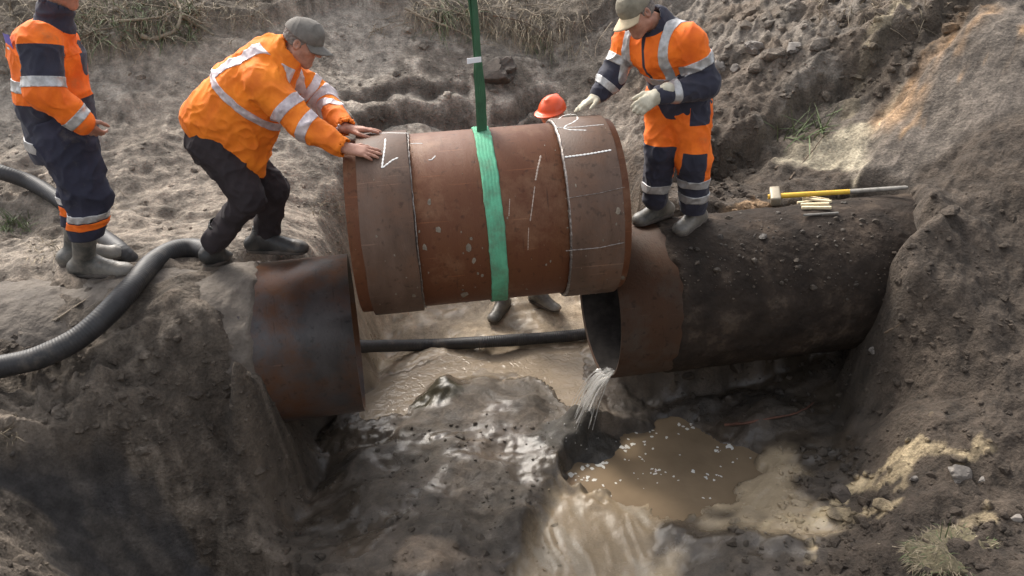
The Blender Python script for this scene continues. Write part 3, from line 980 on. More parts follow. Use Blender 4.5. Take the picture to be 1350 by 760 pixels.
for k, (off, tw, wd) in enumerate(((-.02, .25, .064), (.10, -.3, .05))):
    pts = [sl_top + np.array([0, off * max(0, 1 - z / .6), z + .012]) + SD * (.012 * math.sin(z * 3 + k) - .028 * z) for z in zs]
    ang = [.35 + tw * z + .5 * sstep(.25, .42, z) for z in zs]
    ns = [np.array([math.sin(a), -math.cos(a), 0]) for a in ang]
    bs = [np.array([math.cos(a), math.sin(a), 0]) for a in ang]
    mesh_obj('hanging_strap', *web(pts, ns, bs, wd, .008, k), green_shade, sg)
tagp = sl_top + np.array([-.02, -.07, .42]) + SD * (-.012)
mesh_obj('label_tag', *strap([tagp + np.array([0, 0, z]) for z in (-.014, 0, .014)], [np.array([.3, -.95, 0])] * 3, [np.array([.95, .3, 0])] * 3, .085, .004), mat('white_label', (.8, .8, .82), .5, var=.05), sg, smooth=False)

# ------------------------------------------------------------------ hoses
def catmull(P, n):
    P = np.array(P, float)
    P = np.concatenate([[2 * P[0] - P[1]], P, [2 * P[-1] - P[-2]]])
    out = []
    for i in range(1, len(P) - 2):
        for t in np.linspace(0, 1, n, endpoint=False):
            a, b, c, d = P[i - 1], P[i], P[i + 1], P[i + 2]
            out.append(.5 * (2 * b + (c - a) * t + (2 * a - 5 * b + 4 * c - d) * t * t + (3 * b - a - 3 * c + d) * t ** 3))
    out.append(P[-2])
    return np.array(out)

def resample(P, step):
    L = np.concatenate([[0], np.cumsum(np.linalg.norm(np.diff(P, axis=0), axis=1))])
    t = np.arange(0, L[-1], step)
    return np.stack([np.interp(t, L, P[:, i]) for i in range(3)], 1)

def tube(P, r, seg=10, cap=True):
    """r: a number or one radius per point"""
    P = np.asarray(P, float)
    r = np.broadcast_to(r, (len(P),))
    T = np.gradient(P, axis=0)
    T /= np.linalg.norm(T, axis=1)[:, None] + 1e-12
    n = np.cross(T[0], [.1, .3, 1.0])
    n /= np.linalg.norm(n)
    a = np.linspace(0, 2 * np.pi, seg, endpoint=False)
    V = []
    for i in range(len(P)):
        n = n - T[i] * (n @ T[i])
        n /= np.linalg.norm(n) + 1e-12
        b = np.cross(T[i], n)
        V.append(P[i] + r[i] * (np.cos(a)[:, None] * n + np.sin(a)[:, None] * b))
    V = np.concatenate(V)
    I = np.arange(seg)
    J = (I + 1) % seg
    F = np.concatenate([np.stack([i * seg + I, i * seg + J, (i + 1) * seg + J, (i + 1) * seg + I], -1) for i in range(len(P) - 1)])
    return V, F

def hose(px, r, label, pitch=.017, lift=0.0, rib=.014):
    pts = []
    for q in px:
        p = ground_at(q[0], q[1])
        p = pix(q[0], q[1], gz(p[0], p[1]) + r * .8 + (q[2] if len(q) > 2 else 0) + lift)
        pts.append(p)
    P = resample(catmull(pts, 20), pitch / 4)
    rr = r * (1 + .04 * np.array([math.sin(i * .05 + r * 90) * math.sin(i * .017) for i in range(len(P))])) * (1 + rib * np.array([1, .45, -.8, .3])[np.arange(len(P)) % 4])
    return tag(mesh_obj('drain_hose', *tube(P, rr, 20), hose_m), label, 'hose', 'corrugated drain hoses')

hose_m = mat('hose_rubber', (.026, .025, .026), .55, var=.3, scale=14, bump=.001, cover=((.10, .085, .07), 6, .54, .76))
hose([(-420, 520), (-220, 512), (-60, 497), (0, 484), (50, 472), (100, 448), (140, 415), (172, 380), (200, 348), (228, 331), (258, 328), (285, 336)], .062, 'thick black corrugated hose curving down the left bank')
hose([(-320, 170), (-160, 188), (-40, 215), (0, 227), (40, 241), (75, 262), (105, 288), (135, 312), (158, 330), (176, 348, -.10), (190, 362, -.24)], .055, 'grey muddy hose behind the man at the left edge')
hose([(440, 459), (480, 457), (560, 455), (640, 451), (700, 447), (750, 443), (775, 440)], .047, 'black ribbed hose lying across the wet floor under the hanging pipe', rib=.045)
# ------------------------------------------------------------------ people: smooth solids grown from limbs
class Solid:
    def __init__(self, lo, hi, h):
        self.lo, self.h = np.array(lo, float), h
        self.n = np.ceil((np.array(hi) - self.lo) / h).astype(int) + 1
        self.F = np.full(self.n, .5, np.float32)

    def _sub(self, lo, hi):
        a = np.clip(np.floor((lo - self.lo) / self.h).astype(int), 0, self.n)
        b = np.clip(np.ceil((hi - self.lo) / self.h).astype(int) + 1, 0, self.n)
        if (b <= a).any():
            return None, None
        g = [self.lo[i] + self.h * np.arange(a[i], b[i], dtype=np.float32) for i in range(3)]
        P = np.stack(np.meshgrid(*g, indexing='ij'), -1).astype(np.float32)
        return tuple(slice(a[i], b[i]) for i in range(3)), P

    def _mix(self, sl, d, k, cut=False):
        f = self.F[sl]
        if cut:
            h = np.maximum(k - np.abs(f + d), 0) / max(k, 1e-6)
            self.F[sl] = np.maximum(f, -d) + h * h * k * .25
        else:
            h = np.maximum(k - np.abs(f - d), 0) / max(k, 1e-6)
            self.F[sl] = np.minimum(f, d) - h * h * k * .25

    def cone(self, a, b, ra, rb, k=.02, flat=None, cut=False):
        """tapered limb from a to b; flat = (direction, factor) squeezes it along that direction"""
        a, b = np.array(a, np.float32), np.array(b, np.float32)
        m = max(ra, rb) * 1.6 + k + 3 * self.h
        sl, P = self._sub(np.minimum(a, b) - m, np.maximum(a, b) + m)
        if sl is None: return
        self._mix(sl, cone_d(P, a, b, ra, rb, flat), k, cut)

    def ell(self, c, ax, r, k=.015, cut=False):
        c = np.array(c, np.float32)
        m = max(r) + k + 3 * self.h
        sl, P = self._sub(c - m, c + m)
        if sl is None: return
        q = (P - c) @ np.array(ax, np.float32).T
        r = np.array(r, np.float32)
        k0 = np.linalg.norm(q / r, axis=-1)
        k1 = np.linalg.norm(q / (r * r), axis=-1) + 1e-6
        self._mix(sl, k0 * (k0 - 1) / k1, k, cut)

    def plane(self, p, n, k=.0):
        """keep the side the normal points away from"""
        g = [self.lo[i] + self.h * np.arange(self.n[i], dtype=np.float32) for i in range(3)]
        n = np.array(n, float) / np.linalg.norm(n)
        d = (g[0] * n[0])[:, None, None] + (g[1] * n[1])[None, :, None] + (g[2] * n[2])[None, None, :] - np.float32(np.dot(p, n))
        self.F = np.maximum(self.F, d.astype(np.float32))

    def mesh(self):
        """surface nets"""
        F = self.F
        ins = F < 0
        nx, ny, nz = F.shape
        c = ins[:-1, :-1, :-1].astype(np.int8)
        s = np.zeros((nx - 1, ny - 1, nz - 1), np.int8)
        for dx in (0, 1):
            for dy in (0, 1):
                for dz in (0, 1):
                    s += ins[dx:nx - 1 + dx, dy:ny - 1 + dy, dz:nz - 1 + dz]
        act = np.argwhere((s > 0) & (s < 8))
        ids = np.full(s.shape, -1, np.int64)
        ids[tuple(act.T)] = np.arange(len(act))
        acc = np.zeros((len(act), 3))
        cnt = np.zeros(len(act))
        cr = [(dx, dy, dz) for dx in (0, 1) for dy in (0, 1) for dz in (0, 1)]
        val = {k: F[act[:, 0] + k[0], act[:, 1] + k[1], act[:, 2] + k[2]] for k in cr}
        for k in cr:
            for ax in range(3):
                if k[ax] == 0:
                    k2 = list(k); k2[ax] = 1; k2 = tuple(k2)
                    va, vb = val[k], val[k2]
                    m = (va < 0) != (vb < 0)
                    t = va / (va - vb + 1e-12)
                    p = np.array(k, float)[None, :].repeat(len(act), 0)
                    p[:, ax] = t
                    acc[m] += p[m]
                    cnt[m] += 1
        V = self.lo + self.h * (act + acc / np.maximum(cnt, 1)[:, None])
        faces = []
        for ax in range(3):
            o1, o2 = [(1, 2), (2, 0), (0, 1)][ax]
            sl0 = [slice(None)] * 3
            sl1 = [slice(None)] * 3
            sl0[ax] = slice(0, -1)
            sl1[ax] = slice(1, None)
            a, b = ins[tuple(sl0)], ins[tuple(sl1)]
            e = np.argwhere(a != b)
            e = e[(e[:, o1] > 0) & (e[:, o2] > 0) & (e[:, o1] < F.shape[o1] - 1) & (e[:, o2] < F.shape[o2] - 1)]
            q = []
            for d1, d2 in ((1, 1), (0, 1), (0, 0), (1, 0)):
                c_ = e.copy()
                c_[:, o1] -= d1
                c_[:, o2] -= d2
                q.append(ids[tuple(c_.T)])
            q = np.stack(q, 1)
            fl = ~a[tuple(e.T)]
            q[fl] = q[fl][:, ::-1]
            faces.append(q)
        Q = np.concatenate(faces)
        Q = Q[(Q >= 0).all(1)]
        return V, np.concatenate([Q[:, [0, 1, 2]], Q[:, [0, 2, 3]]])

def cone_d(P, a, b, ra, rb, flat=None):
    ab = b - a
    L2 = float(ab @ ab) + 1e-9
    t = np.clip(((P - a) @ ab) / L2, 0, 1)
    q = P - a - t[..., None] * ab
    if flat is not None:
        n = np.array(flat[0], np.float32)
        n = n / np.linalg.norm(n)
        q = q + (q @ n)[..., None] * n * (flat[1] - 1)
    return np.linalg.norm(q, axis=-1) - (ra + (rb - ra) * t)

def seg_t(V, a, b):
    ab = np.array(b) - np.array(a)
    return ((V - a) @ ab) / (ab @ ab)

def seg_d(V, a, b):
    a, b = np.array(a), np.array(b)
    t = np.clip(seg_t(V, a, b), 0, 1)
    return np.linalg.norm(V - a - t[:, None] * (b - a), axis=1)

def vnormals(V, F):
    n = np.cross(V[F[:, 1]] - V[F[:, 0]], V[F[:, 2]] - V[F[:, 0]])
    N = np.zeros_like(V)
    for i in range(3):
        for a in range(3):
            N[:, a] += np.bincount(F[:, i], n[:, a], len(V))
    return N / (np.linalg.norm(N, axis=1)[:, None] + 1e-12)

def crumple(V, F, amp, seed, hem=None):
    """cloth folds: long soft creases plus sharper short ones"""
    N = vnormals(V, F)
    w = fold_noise(V * 6, seed)
    w2 = fold_noise(V * 9 + 31, seed + 3)
    p = V * 8.5 + .8 * np.stack([w, w2, w], 1)
    r1 = 1 - np.abs(noise3(p[:, 0] + .5 * p[:, 2], p[:, 1], p[:, 2] * .8 - .5 * p[:, 0], seed + 1))
    p = V * 17 + .9 * np.stack([w2, w, w2], 1)
    r2 = 1 - np.abs(noise3(p[:, 0] - .6 * p[:, 2], p[:, 1], p[:, 2] * .7 + .6 * p[:, 0], seed + 2))
    d = amp * (.7 * w + 2.0 * (r1 ** 3 - .35) + .9 * (r2 ** 3 - .35))
    if hem is not None:       # a sewn edge lies flatter
        e = -((V - hem[0]) @ unit(hem[1]))
        d = d * (.18 + .82 * sstep(.0, .10, e))
    return V + N * d[:, None]

def fold_noise(P, seed):
    return noise3(P[:, 0], P[:, 1], P[:, 2], seed)

def split(V, F, zone, s, val):
    """cut the triangles along s=0 and give the s>0 side the zone value"""
    V, F, zone = list(map(tuple, V)), F, np.asarray(zone)
    sg = s > 0
    k = sg[F].sum(1)
    keep = (k == 0) | (k == 3)
    nF = [tuple(f) for f in F[keep]]
    nz = [val if a else z for a, z in zip((k == 3)[keep], zone[keep])]
    cutd = {}
    def cut(i, j):
        key = (i, j) if i < j else (j, i)
        if key not in cutd:
            t = s[key[0]] / (s[key[0]] - s[key[1]])
            t = min(max(t, .02), .98)
            a, b = V[key[0]], V[key[1]]
            V.append((a[0] + t * (b[0] - a[0]), a[1] + t * (b[1] - a[1]), a[2] + t * (b[2] - a[2])))
            cutd[key] = len(V) - 1
        return cutd[key]
    for f, z in zip(F[~keep], zone[~keep]):
        p = [int(i) for i in f]
        one = 1 if sg[p].sum() == 1 else 0
        for r in range(3):
            if bool(sg[p[r]]) == bool(one) and bool(sg[p[(r + 1) % 3]]) != bool(one) and bool(sg[p[(r + 2) % 3]]) != bool(one):
                a, b, c = p[r], p[(r + 1) % 3], p[(r + 2) % 3]
                break
        ab, ac = cut(a, b), cut(a, c)
        za, zb = (val, z) if one else (z, val)
        nF += [(a, ab, ac), (ab, b, c), (ab, c, ac)]
        nz += [za, zb, zb]
    return np.array(V), np.array(nF), np.array(nz)

def garment(name, sol, mats, parent, zones=(), bands=(), amp=.004, seed=1, label=None, hem=None):
    """zones: (material index, function of the points); bands: (name, material, function) become sewn-on strips"""
    V0, F0 = sol.mesh()
    V, F = V0, F0
    zone = np.zeros(len(F), int)
    for mi, fn in zones:
        V, F, zone = split(V, F, zone, fn(V), mi)
    for bn, bm, fn in bands:
        V2, F2, z2 = split(V0, F0, np.zeros(len(F0), int), fn(V0), 1)
        fs = F2[z2 == 1]
        if len(fs) < 4:
            continue
        u, inv = np.unique(fs, return_inverse=True)
        N = vnormals(V2, F2)
        V2 = crumple(V2, F2, amp, seed, hem)
        bands_out.append((bn, bm, V2[u] + N[u] * .004, inv.reshape(-1, 3), V2[u] - N[u] * .003))
    V = crumple(V, F, amp, seed, hem)
    o = mesh_obj(name, V, F, mats, parent, fm=zone)
    while bands_out:
        bn, bm, top, f, bot = bands_out.pop(0)
        # outer face plus its turned-in rim
        e = {}
        for a, b, c in f:
            for i, j in ((a, b), (b, c), (c, a)):
                e[(i, j)] = e.get((i, j), 0) + 1
        rim = [(i, j) for (i, j) in e if (j, i) not in e]
        n = len(top)
        FF = [tuple(q) for q in f] + [(j, i, i + n, j + n) for i, j in rim]
        mesh_obj(bn, np.concatenate([top, bot]), FF, bm, o)
    if label:
        o['label'] = label
    return o
bands_out = []

def unit(v):
    v = np.array(v, float)
    return v / np.linalg.norm(v)

def frame(fwd, up):
    f = unit(fwd)
    s = unit(np.cross(f, up))
    return s, f, np.cross(s, f)        # side, forward, up

def head_shape(S_, c, fr, k=.012):
    """c: middle of the head; fr: side, forward, up"""
    s, f, u = fr
    ax = np.array([s, f, u])
    P = lambda a, b, d: c + s * a + f * b + u * d
    S_.ell(P(0, -.012, .03), ax, (.074, .092, .085), k)
    S_.ell(P(0, .02, -.025), ax, (.063, .068, .085), .03)
    S_.cone(P(0, .05, -.075), P(0, .066, -.098), .034, .024, .03)
    for g in (-1, 1):
        S_.cone(P(.045 * g, .0, -.055), P(.018 * g, .062, -.095), .024, .018, .03)
        S_.ell(P(.043 * g, .058, -.018), ax, (.02, .02, .02), .02)       # cheek
        S_.ell(P(.032 * g, .088, .012), ax, (.018, .012, .011), .012, cut=True)
        S_.cone(P(.015 * g, .082, .028), P(.047 * g, .070, .028), .009, .007, .012)   # brow
        S_.ell(P(.032 * g, .074, .010), ax, (.013, .012, .011), .003)    # eyeball under lid
        S_.ell(P(.076 * g, -.012, -.005), np.array([s, f, u]), (.010, .020, .032), .006)
        S_.ell(P(.083 * g, -.008, .0), np.array([s, f, u]), (.006, .010, .018), .004, cut=True)
    S_.cone(P(0, .086, .018), P(0, .108, -.022), .008, .013, .010)       # nose
    for g in (-1, 1):
        S_.ell(P(.011 * g, .098, -.026), ax, (.009, .010, .008), .006)
    S_.cone(P(-.018, .084, -.052), P(.018, .084, -.052), .007, .007, .006)
    S_.cone(P(-.016, .083, -.064), P(.016, .083, -.064), .007, .007, .006)
    S_.cone(P(-.022, .090, -.058), P(.022, .090, -.058), .0035, .0035, .003, cut=True)

def eyes(parent, c, fr):
    s, f, u = fr
    for g in (-1, 1):
        V, F = ball(c + s * .032 * g + f * .077 + u * .010, .0105)
        mesh_obj('eye', V, F, eye_m, parent)

def ball(c, r, ax=np.eye(3), n=10):
    V, F = [], []
    for i in range(n + 1):
        th = math.pi * i / n
        for j in range(n * 2):
            ph = math.pi * j / n
            V.append(c + (np.array([math.sin(th) * math.cos(ph), math.sin(th) * math.sin(ph), math.cos(th)]) * r) @ ax)
    for i in range(n):
        for j in range(n * 2):
            a, b = i * n * 2 + j, i * n * 2 + (j + 1) % (n * 2)
            F.append((a, a + n * 2, b + n * 2, b))
    return np.array(V), F

def hand_shape(S_, wrist, d, n, side, curl=(.15, .2, .2, .25), spread=.12, thumb=.6, fat=1.0, k=.008, sc=1.0):
    """d: along the hand, n: out of the palm, side: +1/-1 the thumb's side along d x n"""
    d = unit(d)
    n = unit(np.array(n) - d * np.dot(n, d))
    b = np.cross(d, n) * side
    w = np.array(wrist, float)
    ln = [.072, .080, .074, .058]
    rt = [.0088, .0092, .0088, .0078]
    for i in range(4):
        off = (.030, .010, -.010, -.028)[i] * sc
        kn = w + d * (.088, .092, .088, .080)[i] * sc + b * off
        S_.cone(w + d * .012 + b * off * .6, kn, .0155 * fat * sc, .0120 * fat * sc, .014)
        a0 = spread * (1, .3, -.35, -1)[i]
        dd = unit(d + b * a0)
        ax = unit(np.cross(dd, n))
        p, ang = kn, 0
        for q, fr_ in enumerate((.45, .32, .23)):
            ang += curl[i] * (.7, 1.0, .8)[q]
            e = dd * math.cos(ang) + n * math.sin(ang)
            p2 = p + e * ln[i] * fr_ * 1.02 * sc
            S_.cone(p, p2, rt[i] * fat * sc * (1.08, 1, .93)[q], rt[i] * fat * sc * (1, .93, .8)[q], .005 if fat < 1.1 else .009)
            p = p2
    t0 = w + d * .022 * sc + b * .026 * sc + n * .006
    t1 = t0 + (d * .036 + b * .030 * (.5 + thumb) + n * .012) * sc
    t2 = t1 + (d * .030 + b * .012 * thumb + n * .008) * sc
    t3 = t2 + (d * .024 + b * .003 + n * .006) * sc
    S_.cone(t0, t1, .0155 * fat * sc, .0115 * fat * sc, .012)
    S_.cone(t1, t2, .0108 * fat * sc, .0098 * fat * sc, .005)
    S_.cone(t2, t3, .0098 * fat * sc, .0078 * fat * sc, .005)
    S_.cone(w - d * .03, w + d * .02, .026 * fat * sc, .028 * fat * sc, .015, flat=(n, 1.35))

def bounds(pts, m):
    P = np.array(pts)
    return P.min(0) - m, P.max(0) + m

def boot(parent, calf, ankle, toe, m, sole_m, name='boot', seed=0, sc=1.0, up=(0, 0, 1)):
    """rubber boot: shaft from calf to ankle, foot towards toe; ankle and toe lie on the ground"""
    up = unit(up)
    heel = np.array(ankle) - unit(np.array(toe) - ankle) * .055 * sc
    a = np.array(ankle) + up * .085 * sc
    lo, hi = bounds([calf, ankle, toe, heel], .13)
    S_ = Solid(lo, hi, .008)
    fw = unit(np.array(toe) - np.array(ankle))
    sd_ = np.cross(fw, up)
    S_.cone(np.array(calf), a, .068 * sc, .054 * sc, .02)
    S_.cone(a - up * .01, heel + up * .045 * sc, .054 * sc, .046 * sc, .03)
    S_.cone(heel + up * .04 * sc, np.array(toe) - fw * .05 * sc + up * .036 * sc, .044 * sc, .044 * sc, .03)
    S_.cone(a + fw * .02, np.array(toe) - fw * .07 * sc + up * .045 * sc, .048 * sc, .040 * sc, .03)
    S_.ell(np.array(toe) - fw * .055 * sc + up * .040 * sc, np.array([sd_, fw, up]), (.052 * sc, .06 * sc, .042 * sc), .02)
    cd_ = unit(np.array(calf) - a)
    S_.plane(np.array(calf), cd_)
    S_.cone(np.array(calf) - cd_ * .05, np.array(calf) + cd_ * .05, .058 * sc, .060 * sc, .004, cut=True)
    S_.cone(np.array(calf) - cd_ * .016, np.array(calf) - cd_ * .008, .071 * sc, .071 * sc, .006) if False else None
    S_.plane(np.array(ankle) + up * .012, -up)
    V, F = S_.mesh()
    V = crumple(V, F, .0016, 40 + seed)
    b = mesh_obj(name, V, F, m, parent)
    S2 = Solid(lo, hi, .008)
    S2.cone(heel + up * .012, np.array(toe) - fw * .055 * sc + up * .012, .050 * sc, .056 * sc, .01)
    S2.plane(np.array(ankle) + up * .022, up)
    S2.plane(np.array(ankle) - up * .004, -up)
    V, F = S2.mesh()
    mesh_obj('sole', V, F, sole_m, b)
    return b

def cap_shape(parent, c, fr, m, m2=None, tilt=0.0, label=None):
    s, f, u = fr
    lo, hi = bounds([c - f * .13, c + f * .22, c + u * .13, c - u * .05, c + s * .1, c - s * .1], .03)
    S_ = Solid(lo, hi, .005)
    cc = c - f * .010 + u * .034
    ax = np.array([s, f, u])
    S_.ell(cc, ax, (.086, .108, .094), .01)
    S_.ell(cc + f * .03 + u * .035, ax, (.07, .075, .062), .03)
    S_.ell(cc - u * .004, ax, (.078, .100, .086), .002, cut=True)
    S_.plane(c + u * .026, -(u + f * .12))
    V, F = S_.mesh()
    V = crumple(V, F, .0022, 77)
    o = mesh_obj('cap', V, F, m, parent)
    if label:
        o['label'] = label
    # peak: a curved stiff leaf
    n, k = 12, 9
    top, bot = [], []
    for i in range(n):
        a = -1.15 + 2.3 * i / (n - 1)
        for j in range(k):
            t = j / (k - 1)
            rr = .092 + .085 * t * (math.cos(a * .85) ** .6)
            p = c - f * .012 + s * (math.sin(a) * (.082 + .006 * t)) + f * (math.cos(a) * .105 + .080 * t * math.cos(a * .9))
            p = p + u * (.030 - .018 * t - .022 * math.sin(a) ** 2 * (.4 + .6 * t))
            top.append(p + u * .004)
            bot.append(p - u * .002)
    V = np.array(top + bot)
    F = []
    M_ = n * k
    for i in range(n - 1):
        for j in range(k - 1):
            a = i * k + j
            F.append((a, a + 1, a + k + 1, a + k))
            F.append((M_ + a, M_ + a + k, M_ + a + k + 1, M_ + a + 1))
    for i in range(n - 1):
        a = i * k + k - 1
        F.append((a, M_ + a, M_ + a + k, a + k))
    for j in range(k - 1):
        F.append((j, M_ + j, M_ + j + 1, j + 1))
        a = (n - 1) * k + j
        F.append((a, a + 1, M_ + a + 1, M_ + a))
    mesh_obj('peak', V, F, m2 or m, o)
    return o

def hair_shape(parent, c, fr, m, top=.04, low=-.05):
    s, f, u = fr
    lo, hi = bounds([c - f * .12, c + f * .1, c + u * .12, c - u * .08], .06)
    S_ = Solid(lo, hi, .005)
    ax = np.array([s, f, u])
    S_.ell(c - f * .014 + u * .028, ax, (.079, .097, .092), .01)
    S_.ell(c - f * .03 - u * .03, ax, (.070, .075, .06), .03)
    S_.plane(c + f * .018, f - u * .35)
    S_.plane(c + u * low, -u - f * .25)
    V, F = S_.mesh()
    V = V + vnormals(V, F) * (.003 * noise3(*(V * 120).T, 5))[:, None]
    return mesh_obj('hair', V, F, m, parent)

skin = mat('skin', (.42, .19, .125), .5, col2=(.50, .26, .18), scale=18, bump=.0006, bscale=90)
eye_m = mat('eye', (.55, .5, .45), .2, var=.1)
hair_m = mat('grey_hair', (.16, .135, .115), .7, var=.4, scale=60, bump=.002, bscale=200)
hivis = mat('hi_vis_orange', (1.0, .155, .008), .8, col2=(1.0, .21, .012), scale=6, bump=.0012, bscale=260, cover=((.42, .17, .06), 5, .60, .85))
hivis_y = mat('hi_vis_orange_yellow', (1.0, .21, .012), .8, col2=(1.0, .27, .016), scale=5, bump=.0012, bscale=260, cover=((.75, .22, .05), 5, .62, .9))
navy = mat('navy_cloth', (.022, .023, .042), .85, col2=(.034, .034, .055), scale=9, bump=.0012, bscale=240, sheen=.1, cover=((.085, .075, .07), 6, .60, .85))
dusty = mat('dark_trouser_cloth', (.026, .019, .022), .9, col2=(.040, .031, .034), scale=8, bump=.0012, bscale=240, cover=((.11, .085, .068), 6, .62, .88))
navy_mud = mat('muddy_navy_cloth', (.022, .024, .046), .88, col2=(.034, .034, .058), scale=9, bump=.0012, bscale=240, cover=((.13, .11, .09), 6, .58, .82))
reflect = mat('reflective_tape', (.46, .45, .44), .35, metal=.35, col2=(.56, .55, .54), scale=25, bump=.0005, bscale=200, cover=((.26, .23, .20), 9, .56, .8))
lilac = mat('reflective_tape_lilac', (.60, .50, .52), .4, metal=.2, col2=(.68, .60, .60), scale=25)
rubber = mat('boot_rubber', (.060, .062, .058), .45, col2=(.09, .09, .084), scale=10, bump=.001, bscale=80, cover=((.22, .20, .17), 6, .38, .60))
rubber_d = mat('dark_boot_rubber', (.036, .036, .036), .5, col2=(.055, .054, .052), scale=10, bump=.001, bscale=80, cover=((.15, .125, .10), 6, .52, .72))
sole_m = mat('muddy_sole', (.05, .043, .037), .8, col2=(.11, .09, .075), scale=14)
glove_m = mat('work_glove', (.50, .45, .34), .9, col2=(.62, .58, .46), scale=12, bump=.002, bscale=150)
capm = mat('grey_cap_cloth', (.16, .145, .128), .9, var=.2, scale=30, bump=.001, bscale=220)
cap_khaki = mat('khaki_cap_cloth', (.22, .195, .145), .9, var=.2, scale=30, bump=.001, bscale=220)
cap_peak = mat('sunlit_cap_peak', (.58, .46, .30), .85, var=.12, scale=30)  # sun on the peak painted in as a paler cloth colour

RW = np.array([math.cos(YAW), -math.sin(YAW), 0.0])     # to the right across the view
UP = np.array([0, 0, 1.0])

def body(parent, name_pts, head, hands, slim, lo, hi, h=.0058):
    S_ = Solid(lo, hi, h)
    for a, b, ra, rb in slim:
        S_.cone(a, b, ra, rb, .03)
    if head is not None:
        c, fr, nk = head
        S_.cone(nk, c - fr[2] * .05 - fr[1] * .01, .062, .056, .03)
        head_shape(S_, c, fr)
    for hd in hands:
        hand_shape(S_, **hd)
    V, F = S_.mesh()
    o = mesh_obj('body', V, F, skin, parent)
    return o

# ---- the stooping man with both hands on the left collar
def stooping_man():
    f = pix(330, 348, .5)
    q = lambda x, y, d=0: vp(f, x, y, d)
    t = thing('person', f, 'stooping man in bright orange jacket and grey cap, both hands on the left collar', 'person')
    pel, nk, hc = q(296, 182), q(372, 76), q(399, 56)
    sn, en = q(346, 110, -.17), q(402, 166, -.24)
    wn = cyl(457, 196, RC + .038)
    sf, ef = q(378, 94, .2), q(424, 132, .25)
    a8 = rad(6)
    crest = lambda s_, a, r: SO + SD * s_ + r * (SU * math.cos(a) + SN * math.sin(a))
    wf = crest(-.745, a8, RC + .040)
    fr = frame(RW * .86 - UP * .50 - FH * .05, UP + RW * .5)
    hn, hf = q(292, 195, -.1), q(318, 190, .12)
    kn, an = q(328, 262, -.12), q(284, 318, -.06)
    kf, af = q(359, 250, .12), q(351, 305, .14)
    slim = [(pel, nk, .11, .045), (sn, en, .05, .042), (en, wn, .042, .028), (sf, ef, .05, .042), (ef, wf, .042, .028), (sn, sf, .06, .06),
            (hn, kn, .07, .055), (kn, kn + (an - kn) * .6, .055, .035), (hf, kf, .07, .055), (kf, kf + (af - kf) * .6, .055, .035)]
    tipn = cyl(506, 205, RC + .012)
    tipf = crest(-.50, rad(9), RC + .012)
    hands = [dict(wrist=wn, d=tipn - wn, n=-sn_of(wn), side=1, curl=(.10, .08, .10, .16), spread=.16, thumb=.7, sc=1.08),
             dict(wrist=wf, d=tipf - wf, n=-sn_of(wf), side=-1, curl=(.10, .08, .10, .16), spread=.14, thumb=.7, sc=1.08)]
    lo, hi = bounds([pel, nk, hc, tipn, tipf, an, af, hc + fr[1] * .1, hc + UP * .1], .14)
    body(t, None, (hc, fr, nk), hands, slim, lo, hi)
    eyes(t, hc, fr)
    hair_shape(t, hc, fr, hair_m, low=-.035)
    cap_shape(t, hc, fr, capm)
    # jacket
    lo, hi = bounds([pel, nk, wn, wf, q(240, 150), q(340, 245)], .27)
    J = Solid(lo, hi, .0078)
    J.cone(q(360, 84), q(326, 122), .150, .195, .05)
    J.cone(q(326, 122), q(291, 160), .195, .205, .05)
    J.cone(q(330, 150), q(322, 190), .17, .15, .08)
    J.cone(q(318, 175), q(331, 226), .13, .085, .07)
    J.cone(q(270, 160), q(285, 178), .12, .15, .06)
    J.cone(sn, en, .098, .080, .045)
    J.cone(en, wn - unit(wn - en) * .025, .082, .054, .03)
    J.cone(sf, ef, .098, .078, .045)
    J.cone(ef, wf - unit(wf - ef) * .02, .078, .052, .03)
    J.cone(sn + UP * .02, sf + UP * .02, .085, .085, .06)
    J.cone(nk - RW * .02, nk + (hc - nk) * .30, .088, .078, .03)
    hem = q(243, 160)
    hn_ = unit(-RW * .66 - UP * .75)
    J.plane(hem, hn_)
    J.plane(wn - unit(wn - en) * .02, unit(wn - en)) if False else None
    for w_, e_ in ((wn, en), (wf, ef)):
        d_ = unit(w_ - e_)
        J.cone(w_ - d_ * .028, w_ + d_ * .06, .046, .05, .004, cut=True)
    J.cone(nk + (hc - nk) * .22, nk + (hc - nk) * .5, .060, .07, .004, cut=True)
    armfree = lambda V: np.minimum(seg_d(V, sn, en) - .108, seg_d(V, sf, ef) - .108)
    tt = lambda V: seg_t(V, pel, nk)
    side = lambda V: (V - pel) @ FH
    bands = [('reflective_band', lilac, lambda V: np.minimum(.036 - np.abs(tt(V) - .47 + .12 * ((V - pel) @ RW - .25)), armfree(V) * 2)),
             ('reflective_band', lilac, lambda V: np.minimum(np.minimum(.026 - np.abs(side(V) + .105), tt(V) - .515), np.minimum(1.02 - tt(V), seg_d(V, sn, en) - .02)) * 1.0),
             ('reflective_band', lilac, lambda V: np.minimum(np.minimum(.026 - np.abs(side(V) - .115), tt(V) - .515), 1.02 - tt(V)))]
    for a_, b_, c_ in ((sn, en, wn), (sf, ef, wf)):
        bands.append(('reflective_band', lilac, lambda V, a=a_, b=b_: np.minimum(.028 - np.abs((seg_t(V, a, b) - .60)) * .3, .118 - seg_d(V, a, b))))
        bands.append(('reflective_band', lilac, lambda V, a=b_, b=c_: np.minimum(.028 - np.abs((seg_t(V, a, b) - .10)) * .27, .10 - seg_d(V, a, b))))
    garment('jacket', J, [hivis_y], t, (), bands, amp=.0075, seed=3, hem=(hem, hn_))
    # trousers
    lo, hi = bounds([pel, hn, kn, an, kf, af], .24)
    T = Solid(lo, hi, .0078)
    T.ell(q(283, 185), np.array([FH, RW, UP]), (.19, .155, .15), .05)
    T.cone(q(285, 190, -.07), kn, .135, .090, .05)
    T.cone(kn, an, .088, .072, .03)
